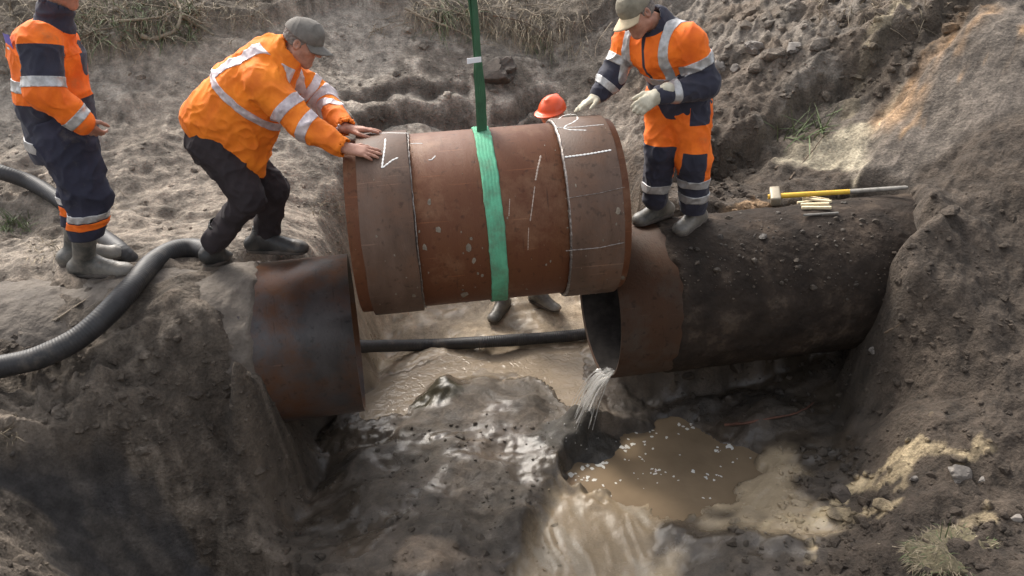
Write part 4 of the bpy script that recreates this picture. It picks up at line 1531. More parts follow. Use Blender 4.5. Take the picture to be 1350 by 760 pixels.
    T.cone(hf - RW * .03, kf, .125, .092, .05)
    T.cone(kf, af, .090, .074, .03)
    T.plane(an + unit(an - kn) * .02, unit(an - kn) * .0 + UP * -1.0) if False else None
    garment('trousers', T, [dusty], t, amp=.008, seed=9)
    boot(t, q(291, 296, -.06), ground_at(284, 348), ground_at(331, 364), rubber_d, sole_m, seed=1, sc=1.02)
    boot(t, q(350, 290, .14), pix(346, 331, .535), pix(407, 336, .515), rubber_d, sole_m, seed=2, sc=1.02)
stooping_man()

# ---- the man on the right pipe, gloves, cap with a pale peak
def gloved_man():
    f = pix(885, 300, .5)
    q = lambda x, y, d=0: vp(f, x, y, d)
    t = thing('person', f, 'man in navy and orange workwear, cap and pale gloves standing on the right pipe', 'person')
    fwd = unit(-RW * .72 - FH * .60)
    sdv = np.cross(fwd, UP)
    pel, nk, hc = q(896, 122, -.02), q(871, 34, -.14), q(840, 17, -.22)
    sr, er, wr = q(828, 56, -.02), q(806, 103, -.05), q(787, 129, -.08)
    sl_, el, wl = q(907, 54, -.22), q(930, 112, -.22), q(868, 126, -.40)
    crest = lambda s_, a, r: SO + SD * s_ + r * (SU * math.cos(a) + SN * math.sin(a))
    tipr = crest(.50, rad(12), RC + .014)
    fr = frame(-RW * .66 - FH * .42 - UP * .52, UP - RW * .35 - FH * .1)
    hr, hl = q(878, 128, .06), q(908, 128, -.06)
    kr, ar = q(871, 202, -.03), q(864, 262, .02)
    kl, al_ = q(915, 208, -.12), q(914, 274, -.05)
    slim = [(pel, nk, .11, .045), (sr, er, .05, .042), (er, wr, .042, .028), (sl_, el, .05, .042), (el, wl, .042, .028), (sr, sl_, .06, .06),
            (hr, kr, .07, .055), (kr, kr + (ar - kr) * .6, .055, .035), (hl, kl, .07, .055), (kl, kl + (al_ - kl) * .6, .055, .035)]
    lo, hi = bounds([pel, nk, hc, wr, wl, ar, al_, hc + fr[1] * .1, hc + UP * .1], .14)
    body(t, None, (hc, fr, nk), [], slim, lo, hi)
    eyes(t, hc, fr)
    hair_shape(t, hc, fr, hair_m, low=-.045)
    cap_shape(t, hc, fr, cap_khaki, cap_peak)
    # gloves
    for w_, d_, n_, sd_, cu in ((wr, tipr - wr, -sn_of(wr), 1, (.15, .12, .15, .2)), (wl, q(828, 152, -.44) - wl, UP * -.6 - FH * .0 + RW * -.3 + FH * .5, -1, (.5, .55, .55, .5))):
        d_ = unit(d_)
        tip = w_ + d_ * .2
        lo, hi = bounds([w_ - d_ * .07, tip, w_ + n_ * .06], .09)
        G = Solid(lo, hi, .0055)
        hand_shape(G, w_, d_, n_, sd_, cu, .10, .5, fat=1.22, sc=1.05, k=.012)
        G.cone(w_ - d_ * .06, w_ + d_ * .01, .040, .036, .02)
        V, F = G.mesh()
        V = crumple(V, F, .0015, 5)
        mesh_obj('glove', V, F, glove_m, t)
    # jacket
    lo, hi = bounds([pel, nk, sr, er, wr, sl_, el, wl, q(930, 165)], .20)
    J = Solid(lo, hi, .0078)
    ch = (sr + sl_) / 2
    fl = (fwd, 1.22)
    J.cone(ch - (nk - pel) * .08, pel + (nk - pel) * .35, .185, .165, .05, flat=fl)
    J.cone(pel + (nk - pel) * .35, q(900, 138, -.02), .165, .185, .05, flat=fl)
    J.cone(sr, sl_, .085, .090, .07)
    J.cone(nk - UP * .06, (sr + sl_) / 2, .09, .10, .05)
    J.cone(sr, er, .088, .074, .04)
    J.cone(er, wr - unit(wr - er) * .03, .074, .054, .03)
    J.cone(sl_, el, .092, .082, .04)
    J.cone(el, wl - unit(wl - el) * .03, .082, .056, .03)
    J.plane(q(905, 147), -UP + RW * .1)
    J.cone(nk - (hc - nk) * .3, nk + (hc - nk) * .26, .086, .090, .02)
    J.cone(nk - (hc - nk) * .0, nk + (hc - nk) * .5, .062, .078, .004, cut=True)
    tt = lambda V: seg_t(V, pel, nk)
    dr = lambda V: np.minimum(seg_d(V, sr, er) - .094, seg_d(V, er, wr) - .085)
    dl = lambda V: np.minimum(seg_d(V, sl_, el) - .099, seg_d(V, el, wl) - .090)
    arms = lambda V: np.minimum(dr(V), dl(V))
    ax_ = lambda V: (V - ch) @ sdv
    low_t = lambda V: np.minimum(.36 - tt(V), arms(V) * 3)
    sl_navy = lambda V: np.maximum(np.minimum(seg_t(V, sr, er) - .52, .10 - seg_d(V, sr, er)), .088 - seg_d(V, er, wr))
    sl_navy2 = lambda V: np.maximum(np.minimum(seg_t(V, sl_, el) - .50, .108 - seg_d(V, sl_, el)), .096 - seg_d(V, el, wl))
    back_navy = lambda V: np.minimum(np.minimum((V - ch) @ (sdv * -1) * 0 + (.045 - (V - ch) @ fwd) * 1.0 - .10, .75 - tt(V)), arms(V) * 3)
    collar = lambda V: .100 - seg_d(V, nk - (hc - nk) * .18, nk + (hc - nk) * .4)
    zip_ = lambda V: np.minimum(.010 - np.abs(ax_(V) + .01), np.minimum((V - ch) @ fwd, arms(V)))
    bands = [('reflective_band', reflect, lambda V: np.minimum(np.minimum(.055 - np.abs(tt(V) - .395), arms(V) * 3), (V - ch) @ fwd + .2)),
             ('reflective_band', reflect, lambda V: np.minimum(.030 - np.abs(seg_t(V, sr, er) - .50) * .26, .105 - seg_d(V, sr, er))),
             ('reflective_band', reflect, lambda V: np.minimum(.030 - np.abs(seg_t(V, sl_, el) - .48) * .30, .112 - seg_d(V, sl_, el))),
             ('reflective_band', reflect, lambda V: np.minimum(.026 - np.abs(seg_t(V, er, wr) - .35) * .18, .085 - seg_d(V, er, wr))),
             ('reflective_band', reflect, lambda V: np.minimum(.026 - np.abs(seg_t(V, el, wl) - .72) * .35, .090 - seg_d(V, el, wl))),
             ('reflective_band', reflect, lambda V: np.minimum(np.minimum(.022 - np.abs(ax_(V) - .115), tt(V) - .43), np.minimum(dl(V) + .03, dr(V) + .03))),
             ('reflective_band', reflect, lambda V: np.minimum(np.minimum(.022 - np.abs(ax_(V) + .125), tt(V) - .43), np.minimum(dl(V) + .03, dr(V) + .03)))]
    garment('jacket', J, [hivis, navy], t, [(1, low_t), (1, sl_navy), (1, sl_navy2), (1, back_navy), (1, collar), (1, zip_)], bands, amp=.006, seed=21, hem=(q(905, 147), -UP))
    # trousers
    lo, hi = bounds([pel, hr, hl, kr, kl, ar, al_], .22)
    T = Solid(lo, hi, .0078)
    T.cone(q(880, 135, .02), q(908, 135, -.04), .135, .135, .06)
    T.cone(hr, kr, .128, .100, .04)
    T.cone(kr, ar, .098, .080, .03)
    T.cone(hl, kl, .128, .104, .04)
    T.cone(kl, al_, .102, .084, .03)
    T.plane(q(905, 276), -UP)
    hz = lambda V: V[:, 2]
    zk = [(1, lambda V, k=k, h=h: np.minimum(.54 + .10 * np.sin(V[:, 0] * 0) - seg_t(V, h, k) * .0 - np.abs(V[:, 2] - k[2] + .055) - .41, .11 - (V - k) @ (sdv * (1 if k is kr else 1)) - .02)) for k, h in ((kr, hr), (kl, hl))]
    legs = [(1, lambda V: np.minimum(q(885, 190)[2] - hz(V) + .02, (.075 - ((V - (kl if 0 else kr)) @ RW)))),
            (1, lambda V: np.minimum(q(885, 190)[2] - hz(V), np.minimum((V - kl) @ RW + .085, .055 - (V - kl) @ RW))),
            (1, lambda V: np.minimum(np.minimum((V - pel) @ RW - .035, hz(V) - q(885, 155)[2]), .16 - (V - pel) @ RW)),
            (1, lambda V: q(885, 232)[2] - hz(V))]
    bands = [('reflective_band', reflect, lambda V, y=y: np.minimum(.026 - np.abs(hz(V) - q(900, y, -.05)[2]), seg_d(V, hr, ar) * 0 + ((V - (kl + kr) / 2) @ RW))) for y in (236, 257)] + \
            [('reflective_band', reflect, lambda V: np.minimum(.026 - np.abs(hz(V) - q(865, 246, 0)[2]), -((V - (kl + kr) / 2) @ RW)))]
    garment('trousers', T, [hivis, navy], t, legs, bands, amp=.0065, seed=33, hem=(q(905, 276), -UP))
    boot(t, q(864, 248, .02), pix(871, 286, .52), pix(836, 300, .505), rubber, sole_m, seed=3)
    boot(t, q(914, 262, -.05), pix(917, 296, .505), pix(891, 314, .49), rubber, sole_m, seed=4)
gloved_man()

# ---- the man at the left edge, side on
def standing_man():
    f = ground_at(128, 362)
    q = lambda x, y, d=0: vp(f, x, y, d)
    t = thing('person', f, 'man standing side-on at the left edge in orange and navy jacket, hand in pocket', 'person')
    fwd = unit(RW * .96 + FH * .22)
    pel, nk, hc = q(84, 176), q(70, 24, -.02), q(80, -24, -.02)
    sn, en, wn = q(52, 56, -.2), q(60, 122, -.27), q(108, 160, -.22)
    sf, ef, wf = q(70, 52, .17), q(66, 122, .24), q(100, 165, .2)
    fr = frame(fwd * .9 - UP * .35, UP + fwd * .2)
    hn, kn, an = q(88, 182, -.09), q(116, 256, -.10), q(114, 322, -.10)
    hf, kf, af = q(88, 180, .1), q(104, 250, .12), q(100, 312, .12)
    slim = [(pel, nk, .11, .045), (sn, en, .05, .042), (en, wn, .042, .028), (sf, ef, .05, .042), (ef, wf, .042, .028), (sn, sf, .06, .06),
            (hn, kn, .07, .055), (kn, kn + (an - kn) * .6, .055, .035), (hf, kf, .07, .055), (kf, kf + (af - kf) * .6, .055, .035)]
    lo, hi = bounds([pel, nk, hc, wn, wf, an, af, hc + fwd * .1, hc + UP * .12], .16)
    body(t, None, (hc, fr, nk), [dict(wrist=wn, d=RW * .25 - UP * .8 + FH * .5, n=FH, side=1, curl=(.5, .5, .5, .5))], slim, lo, hi)
    eyes(t, hc, fr)
    hair_shape(t, hc, fr, hair_m, low=-.045)
    cap_shape(t, hc, fr, capm)
    lo, hi = bounds([pel, nk, sn, en, wn, sf, ef, q(95, 215)], .21)
    J = Solid(lo, hi, .0078)
    sdv = FH * .97
    J.cone(q(63, 78), q(70, 130), .20, .178, .05, flat=(fwd, 1.08))
    J.cone(q(70, 130), q(84, 195), .178, .172, .05, flat=(fwd, .98))
    J.cone(sn, sf, .085, .085, .07)
    J.cone(nk - UP * .05, q(62, 62), .085, .12, .05)
    J.cone(q(80, 95), q(98, 185), .10, .10, .06)
    J.cone(sn, en, .100, .090, .04)
    J.cone(en, wn, .090, .066, .03)
    J.cone(sf, ef, .095, .085, .04)
    J.cone(ef, wf, .085, .06, .03)
    J.plane(q(80, 206), -UP + RW * .12)
    J.cone(nk - UP * .03, nk + (hc - nk) * .36, .088, .080, .02)
    J.cone(nk + (hc - nk) * .15, nk + (hc - nk) * .6, .062, .075, .004, cut=True)
    d_ = unit(wn - en)
    zv = lambda y, d=0: q(70, y, d)[2]
    arm = lambda V: np.minimum(seg_d(V, sn, en) - .107, seg_d(V, en, wn) - .100)
    slv = lambda V: np.minimum(np.minimum(.78 - seg_t(V, sn, en), seg_t(V, sn, en) + .10), np.minimum(.103 - seg_d(V, sn, en), -(V - sn) @ FH + .06))
    low_n = lambda V: np.minimum(zv(128) - V[:, 2], arm(V) * 3)
    front = lambda V: np.minimum((V - pel) @ fwd - .200 + .25 * (V[:, 2] - zv(60)) * 0, arm(V) * 3)
    coll = lambda V: .104 - seg_d(V, nk - UP * .02, nk + (hc - nk) * .5)
    bands = [('reflective_band', reflect, lambda V: np.minimum(.03 - np.abs(seg_t(V, sn, en) - .80) * .28, .112 - seg_d(V, sn, en))),
             ('reflective_band', reflect, lambda V: np.minimum(.028 - np.abs(seg_t(V, en, wn) - .86) * .24, .09 - seg_d(V, en, wn))),
             ('reflective_band', reflect, lambda V: np.minimum(.030 - np.abs(V[:, 2] - zv(105)), np.minimum(arm(V) * 3, .0 - (V - pel) @ fwd + .02))),
             ('reflective_band', reflect, lambda V: np.minimum(.030 - np.abs(V[:, 2] - zv(187) + .10 * ((V - pel) @ RW)), arm(V) * 3)),
             ('reflective_band', reflect, lambda V: np.minimum(.018 - np.abs((V - pel) @ FH - .0), np.minimum(V[:, 2] - zv(105), -(V - nk) @ fwd - .05)) * 0 - 1)]
    bands.append(('pocket_flap', hivis, lambda V: np.minimum(np.minimum(.075 - np.abs((V - q(96, 70, -.1)) @ RW), .022 - np.abs(V[:, 2] - q(96, 70, -.12)[2])), np.minimum(arm(V) * 3, -(V - pel) @ FH))))
    jk = garment('jacket', J, [hivis, navy], t, [(1, low_n), (1, slv), (1, front), (1, coll)], bands, amp=.006, seed=41, hem=(q(80, 206), -UP))
    # cloth badge on the back of the shoulder
    bc = q(25, 46, -.0)
    badge_m = mat('violet_badge', (.13, .10, .38), .6, var=.15, scale=40)
    out = unit(-fwd * .8 - FH * .6)
    bx = unit(np.cross(UP, out))
    c0 = q(62, 60)
    S_pt = c0 + out * .172
    V = [S_pt + bx * x + UP * z + out * (.008 - 1.6 * x * x) for z in (-.085, 0, .085) for x in (-.05, 0, .05)]
    F = [(i * 3 + j, i * 3 + j + 1, i * 3 + j + 4, i * 3 + j + 3) for i in (0, 1) for j in (0, 1)]
    bo = mesh_obj('badge', V, F, badge_m, jk)
    for z in (-.01, .012):
        V = [S_pt + bx * x + UP * (z + zz) + out * (.0105 - 1.6 * x * x) for zz in (-.006, .006) for x in (-.035, 0, .035)]
        mesh_obj('badge_mark', V, [(0, 1, 4, 3), (1, 2, 5, 4)], chalk, bo)
    lo, hi = bounds([pel, hn, hf, kn, kf, an, af], .22)
    T = Solid(lo, hi, .0078)
    T.cone(q(84, 185, -.07), q(84, 185, .08), .15, .15, .06)
    T.cone(hn, kn, .140, .120, .04)
    T.cone(kn, an, .118, .086, .03)
    T.cone(hf, kf, .135, .108, .04)
    T.cone(kf, af, .106, .082, .03)
    T.plane(q(105, 304), -UP)
    isn = lambda V: -((V - (kn + kf) / 2) @ FH) * 3
    bands = [('reflective_band', reflect, lambda V: np.minimum(.020 - np.abs(V[:, 2] - q(115, 281, -.1)[2]), isn(V))),
             ('reflective_band', reflect, lambda V: np.minimum(.020 - np.abs(V[:, 2] - q(100, 258, .12)[2]), -isn(V))),
             ('hem_band', hivis, lambda V: np.minimum(.022 - np.abs(V[:, 2] - q(115, 292, -.1)[2]), isn(V))),
             ('hem_band', hivis, lambda V: np.minimum(.030 - np.abs(V[:, 2] - q(100, 272, .12)[2]), -isn(V)))]
    garment('trousers', T, [navy_mud], t, (), bands, amp=.008, seed=51, hem=(q(105, 304), -UP))
    boot(t, q(112, 292, -.10), ground_at(116, 362), ground_at(178, 366), rubber, sole_m, seed=5, sc=1.05)
    boot(t, q(101, 285, .12), ground_at(104, 347), ground_at(166, 341), rubber, sole_m, seed=6, sc=1.05)
standing_man()

# ---- the man behind the hanging pipe
def hidden_man():
    g = ground_at(690, 412)
    f = pix(690, 412, float(g[2]))
    q = lambda x, y, d=0: vp(f, x, y, d)
    t = thing('person', f, 'man in orange helmet almost hidden behind the hanging pipe', 'person')
    pel, nk, hc = q(697, 285), q(726, 178), q(728, 150)
    fr = frame(-FH * .8 - RW * .45 - UP * .35, UP)
    sr, sl_ = q(702, 190, .0), q(752, 192, 0)
    er, el = q(694, 238, -.05), q(762, 240, -.05)
    wr, wl = q(700, 262, -.25), q(750, 262, -.25)
    hr, hl = q(688, 290), q(712, 290)
    kr, kl = q(668, 348, -.08), q(717, 345, -.06)
    b1, t1 = [pix(*v, gz(*ground_at(*v)[:2])) for v in ((663, 409), (648, 430))]
    b2, t2 = [pix(*v, gz(*ground_at(*v)[:2])) for v in ((710, 399), (738, 417))]
    slim = [(pel, nk, .11, .045), (sr, er, .05, .042), (er, wr, .042, .028), (sl_, el, .05, .042), (el, wl, .042, .028), (sr, sl_, .06, .06),
            (hr, kr, .07, .055), (kr, b1 + UP * .15, .055, .04), (hl, kl, .07, .055), (kl, b2 + UP * .15, .055, .04)]
    lo, hi = bounds([pel, nk, hc, wr, wl, b1, b2, hc + UP * .12], .16)
    body(t, None, (hc, fr, nk), [dict(wrist=wr, d=-UP * .8 - FH * .3, n=RW, side=1), dict(wrist=wl, d=-UP * .8 - FH * .3, n=-RW, side=-1)], slim, lo, hi, .007)
    lo, hi = bounds([pel, nk, sr, sl_, er, el, wr, wl], .2)
    J = Solid(lo, hi, .011)
    J.cone(q(727, 205), q(698, 285), .185, .175, .05, flat=(FH, 1.25))
    J.cone(sr, sl_, .09, .09, .06)
    J.cone(sr, er, .085, .075, .04); J.cone(er, wr, .075, .055, .03)
    J.cone(sl_, el, .085, .075, .04); J.cone(el, wl, .075, .055, .03)
    J.plane(pel - UP * .06, -UP)
    garment('jacket', J, [hivis], t, amp=.006, seed=61)
    lo, hi = bounds([pel, kr, kl, b1, b2], .2)
    T = Solid(lo, hi, .011)
    T.cone(hr, kr, .12, .09, .05); T.cone(kr, b1 + UP * .24, .09, .078, .03)
    T.cone(hl, kl, .12, .09, .05); T.cone(kl, b2 + UP * .24, .09, .078, .03)
    garment('trousers', T, [navy_mud], t, amp=.007, seed=63)
    boot(t, b1 + UP * .30, b1, t1, rubber, sole_m, seed=7)
    boot(t, b2 + UP * .30, b2, t2, rubber, sole_m, seed=8)
    # hard hat
    s, fw, u = fr
    ax = np.array([s, fw, u])
    s, fw, u = frame(-FH * .8 - RW * .6 - UP * .12, UP)
    ax = np.array([s, fw, u])
    c = hc + u * .028 - fw * .005
    lo, hi = bounds([c], .22)
    H = Solid(lo, hi, .006)
    H.ell(c, ax, (.100, .120, .112), .01)
    H.cone(c - fw * .07 + u * .085, c + fw * .06 + u * .09, .016, .016, .02)
    H.plane(c, -u)
    H.ell(c + fw * .035, ax, (.106, .142, .014), .012)
    H.ell(c - u * .03, ax, (.090, .109, .119), .003, cut=True)
    V, F = H.mesh()
    mesh_obj('helmet', V, F, mat('orange_plastic', (.72, .09, .02), .32, var=.1, cover=((.4, .16, .08), 9, .6, .9)), t)
hidden_man()

stream()

# ------------------------------------------------------------------ tools on the ledge
def box_bev(c, ax, half, bev=.006):
    bm = bmesh.new()
    bmesh.ops.create_cube(bm, size=2)
    for v in bm.verts:
        v.co = Vector([v.co[i] * half[i] for i in range(3)])
    bmesh.ops.bevel(bm, geom=bm.edges[:], offset=bev, segments=2, affect='EDGES', profile=.6)
    V = np.array([v.co[:] for v in bm.verts])
    F = [[v.index for v in f.verts] for f in bm.faces]
    bm.free()
    return np.array(c) + V @ np.array(ax), F

from mathutils.bvhtree import BVHTree
_cr = [o for o in rp.children if o.name.startswith('soil_crust')][0]
_cv = np.empty(len(_cr.data.vertices) * 3)
_cr.data.vertices.foreach_get('co', _cv)
_cv = _cv.reshape(-1, 3) + np.array(rp.location)
CRUST = BVHTree.FromPolygons([tuple(v) for v in _cv], [tuple(p.vertices) for p in _cr.data.polygons])

def on_ground(px, py, lift):
    """the spot on the soil or on the soil-covered pipe seen at (px,py), lifted a little"""
    p = ground_at(px, py)
    d = ray(px, py)
    h = CRUST.ray_cast(Vector(CAM), Vector(d))[0]
    if h is not None and (h - Vector(CAM)).length < np.linalg.norm(p - CAM):
        p = np.array(h)
    return pix(px, py, p[2] + lift)

def tools():
    h0 = on_ground(1022, 259, .055)
    h1 = on_ground(1120, 253, .045)
    h2 = on_ground(1197, 247.5, .05)
    t = thing('sledgehammer', h0, 'sledgehammer with half yellow half grey handle lying on the ledge', 'hammer')
    d = unit(h2 - h0)
    ax_n = unit(np.cross(d, UP))
    u = np.cross(ax_n, d)
    ax_h = unit(ax_n * .9 + u * -.25)
    fr = np.array([ax_h, np.cross(ax_h, d) * -1, d])
    hm = mat('worn_hammer_steel', (.42, .37, .28), .5, metal=.3, col2=(.30, .25, .18), scale=30, bump=.001)
    mesh_obj('hammer_head', *box_bev(h0, fr, (.075, .036, .036), .012), hm, t)
    yel = mat('yellow_paint', (.72, .45, .05), .5, var=.15, scale=20)
    gry = mat('grey_wood', (.23, .215, .19), .7, var=.3, scale=20)
    mesh_obj('handle', *tube([h0 - d * .05, h0 + d * .05, h0 + d * .2, h1], [.016, .019, .018, .018], 12), yel, t)
    mesh_obj('handle_grip', *tube([h1, h1 + (h2 - h1) * .5, h2 - d * .02, h2], [.0175, .017, .015, .010], 12), gry, t)
    wood = mat('pale_wood', (.74, .62, .40), .75, var=.15, scale=25, stretch=(1, 1, 1))
    lab = ['pale wooden stick at the back of the small pile by the hammer', 'pale wooden stick pointing towards the hammer handle', 'short pale wooden stick lying crosswise under the others',
           'pale wooden stick in the middle of the small pile', 'front pale wooden stick of the small pile by the hammer']
    for (a, b, z), l in zip((((1058, 259), (1093, 264), .045), ((1059, 262), (1096, 266), .035), ((1051, 268), (1070, 266), .03), ((1056, 270), (1093, 269), .03), ((1057, 274), (1096, 274), .02)), lab):
        A, B = on_ground(*a, z), on_ground(*b, z)
        dd = unit(B - A)
        n = unit(np.cross(dd, UP))
        o = mesh_obj('wooden_stick', *box_bev((A + B) / 2, np.array([dd, n, np.cross(n, dd) * -1]), (np.linalg.norm(B - A) / 2, .010, .009), .003), wood)
        tag(o, l, 'stick', 'pale wooden sticks beside the hammer')
    A, B = on_ground(1059, 284, .012), on_ground(1105, 281, .012)
    tag(mesh_obj('iron_rod', *tube([A, (A + B) / 2, B], .008, 8), gry), 'short thin grey rod lying in front of the pale sticks', 'rod')
tools()

# ------------------------------------------------------------------ roots, stems and grass
root_m = mat('pale_root', (.27, .22, .16), .85, var=.35, scale=25, bump=.003, bscale=60)
root_d = mat('brown_root', (.13, .095, .065), .85, var=.35, scale=25, bump=.003, bscale=60)
root_r = mat('reddish_root', (.13, .06, .04), .8, var=.3, scale=25, bump=.002)
straw = mat('dry_straw', (.25, .205, .14), .85, var=.6, scale=14)
reed = mat('green_reed', (.095, .13, .05), .7, var=.35, scale=8)

def wander(a, b, n, amp):
    t = np.linspace(0, 1, n)
    P = a + (b - a) * t[:, None]
    o = np.cumsum(RNG.normal(0, amp, (n, 3)), 0)
    o -= o[0] + (o[-1] - o[0]) * t[:, None]
    return P + o

def root(px, r, m, label, lift=.02, cat='root', forks=0):
    pts = []
    for k, (x, y, *e) in enumerate(px):
        p = ground_at(x, y)
        pts.append(p + np.array([0, 0, r]) - FH * (lift + (e[0] if e else 0)))
    P = resample(catmull(pts, 10), .03)
    P += np.cumsum(RNG.normal(0, .0022, P.shape), 0)
    V, F = tube(P, np.linspace(r, r * .45, len(P)) * (1 + .15 * RNG.normal(0, 1, len(P)).clip(-1, 1)), 7)
    V, F = [V], [F]
    for _ in range(forks):
        i = RNG.integers(len(P) // 5, len(P) - 2)
        e = P[i] + RNG.normal(0, 1, 3) * np.array([.16, .06, .10]) - np.array([0, 0, .07])
        v, f = tube(wander(P[i], e, 10, .008), np.linspace(r * .5, r * .15, 10), 5)
        F.append(f + sum(len(q) for q in V))
        V.append(v)
    FF = [tuple(q) for f in F for q in f]
    return tag(mesh_obj('root', np.concatenate(V), FF, m), label, cat)

root([(190, 48), (205, 52), (222, 46), (235, 38), (240, 20), (232, 0)], .020, root_m, 'pale forked root hanging from the top left bank edge', .06, forks=7)
root([(150, 28), (185, 24), (220, 18), (245, 4)], .011, root_m, 'thin pale root running level above the forked root', .08, forks=3)
root([(240, 22), (262, 36), (285, 52)], .022, root_m, 'thick broken root stub right of the forked root', .05, forks=2)
root([(95, 58), (130, 40), (160, 34), (185, 30)], .007, root_d, 'thin brown root crossing the top left grass', .07, forks=2)
root([(535, 10), (560, 22), (590, 32), (612, 42), (628, 52)], .012, root_m, 'long pale stem leaning down to the sling from the left', .10)
root([(560, 4), (600, 14), (622, 22)], .007, root_m, 'short thin stem just left of the sling at the top', .12)
root([(650, 20), (690, 28), (720, 45), (740, 58)], .008, root_d, 'brown stem bending right from the sling', .08, forks=2)
root([(770, 0), (775, 20), (772, 38)], .006, root_d, 'short brown stem hanging left of the pale cap', .08)
root([(806, 28), (792, 44), (785, 58), (784, 72)], .007, root_m, 'curved pale twig hanging below the pale cap peak', .10)
root([(850, 170), (840, 190), (828, 205)], .005, root_d, 'thin twig between the hanging pipe and the orange trousers', .10)
root([(60, 428), (85, 415), (110, 398), (128, 385)], .006, root_m, 'thin pale twig lying above the thick hose', .01)
root([(-5, 426), (15, 428), (32, 427)], .005, root_m, 'short pale twig at the left edge above the hose', .01)
root([(955, 562), (985, 560), (1020, 553), (1050, 545), (1072, 533)], .011, root_r, 'reddish root lying in the mud below the buried pipe', .0)
root([(1166, 440), (1180, 432), (1195, 418), (1212, 402)], .009, root_d, 'dark root along the gouge in the right bank', .01)
root([(1040, 235), (1060, 212), (1085, 180), (1098, 166)], .007, root_d, 'dark twig lying across the pale sand patch', .03)
root([(1020, 222), (1042, 205)], .007, root_d, 'short dark twig at the left of the pale sand patch', .03)
root([(1155, 716), (1180, 722), (1208, 728)], .004, root_m, 'thin pale stalk lying left of the mossy clump', .01)

def blade(V, F, base, d, ln, wd, droop, k=5):
    side = np.cross(d, UP)
    side = side / (np.linalg.norm(side) + 1e-9) if np.linalg.norm(side) > .05 else unit(RNG.normal(0, 1, 3) * [1, 1, 0])
    a = RNG.uniform(-.9, .9)
    side = side * math.cos(a) + np.cross(side, d) * math.sin(a)
    p, b0 = np.array(base, float), len(V)
    for i in range(k):
        t = i / (k - 1)
        w_ = wd * (1 - t) ** .7 * .5
        V.append(p - side * w_)
        V.append(p + side * w_ + np.cross(side, d) * w_ * .3)
        d = unit(d - UP * droop / k)
        p = p + d * ln / (k - 1)
    for i in range(k - 1):
        q = b0 + 2 * i
        F.append((q, q + 1, q + 3, q + 2))

def grass(name, spots, m, label, cat=None, group=None, kind=None):
    """spots: (px, py, spread px x, spread px y, count, length, width, lean, droop)"""
    V, F = [], []
    for x, y, sx, sy, n, ln, wd, lean, dr in spots:
        for _ in range(n):
            p = ground_at(x + sx * np.clip(RNG.normal(), -1.15, 1.15), y + sy * np.clip(RNG.normal(), -1.15, 1.15), tmin=2.5)
            d = unit(np.array(lean) + RNG.normal(0, .55, 3))
            blade(V, F, p - d * .01, d, ln * RNG.uniform(.5, 1.3), wd * RNG.uniform(.6, 1.3), dr * RNG.uniform(.4, 1.5))
    return tag(mesh_obj(name, V, F, m), label, cat, group, kind)

TO = -FH
grass('dry_grass', [(170, 26, 80, 24, 620, .30, .006, TO * .5 + UP * .4, 1.8), (60, 30, 60, 25, 420, .30, .006, TO * .5 + UP * .4, 1.8),
                    (590, 12, 35, 10, 240, .34, .006, TO * .7 + UP * .2, 1.8), (690, 22, 46, 20, 300, .38, .006, TO * .7 + UP * .1, 1.9),
                    (735, 42, 30, 20, 190, .38, .006, TO * .6, 1.8), (660, 40, 30, 12, 160, .34, .006, TO * .6, 1.8), (300, 15, 40, 12, 200, .25, .006, TO * .5 + UP * .3, 1.6),
                    (880, 165, 20, 30, 60, .18, .005, TO * .6, 1.6), (1150, 20, 60, 14, 160, .16, .006, TO * .3 + UP * .6, 1.2)], straw,
      'dry matted grass and stems hanging over the top bank edge', kind='stuff')
grass('green_grass', [(170, 32, 70, 20, 420, .26, .007, TO * .5 + UP * .6, 1.4), (600, 22, 22, 12, 120, .34, .007, TO * .5 + UP * .4, 1.5), (710, 60, 14, 10, 60, .24, .006, TO * .5, 1.6)], reed,
      'thin green grass among the dry stems along the top', kind='stuff')
for sp_, lab in (([(1055, 178, 26, 7, 46, .36, .012, RW * .42 + UP * .85 + TO * .25, .7)], 'long green reed blades above the pale sand patch'),
                 ([(22, 296, 14, 8, 120, .15, .006, UP + TO * .3, 1.4)], 'small green grass tuft on the left mud'),
                 ([(60, 330, 18, 9, 90, .14, .005, UP * .6 + TO * .4, 1.6)], 'dark dry tuft beside the left man\'s boots'),
                 ([(430, 275, 14, 8, 70, .12, .005, UP * .6 + TO * .4, 1.6)], 'small dark tuft between the stooping man and the pipe'),
                 ([(8, 575, 12, 6, 50, .12, .005, UP * .8 + TO * .2, 1.3)], 'sparse grass tuft at the left edge above the dark hollow'),
                 ([(160, 270, 20, 10, 60, .14, .005, UP * .4 + RW * .5, 1.6)], 'flattened grass tuft right of the left man\'s legs')):
    grass('grass_tuft', sp_, reed if 'green' in lab else straw, lab, 'grass tuft')

def loose_stems():
    V, F = [], []
    for x, y, sx, sy, n in ((170, 28, 90, 26, 60), (60, 40, 50, 25, 20), (640, 25, 90, 22, 55), (1180, 20, 60, 12, 14)):
        for _ in range(n):
            a = ground_at(x + sx * np.clip(RNG.normal(), -1.6, 1.6), y + sy * np.clip(RNG.normal(), -1.6, 1.6), tmin=2.5) + UP * RNG.uniform(.01, .08)
            b_ = a + (RW * RNG.normal(0, .22) + FH * RNG.normal(-.05, .12) + UP * RNG.normal(-.05, .12))
            v, f = tube(wander(a, b_, 9, .007), np.linspace(1, .4, 9) * RNG.uniform(.0025, .006), 5)
            F += (f + len(V)).tolist()
            V += v.tolist()
    tag(mesh_obj('loose_stems', V, F, root_m), 'loose dry twigs and stems tangled along the top bank edge', kind='stuff')
loose_stems()

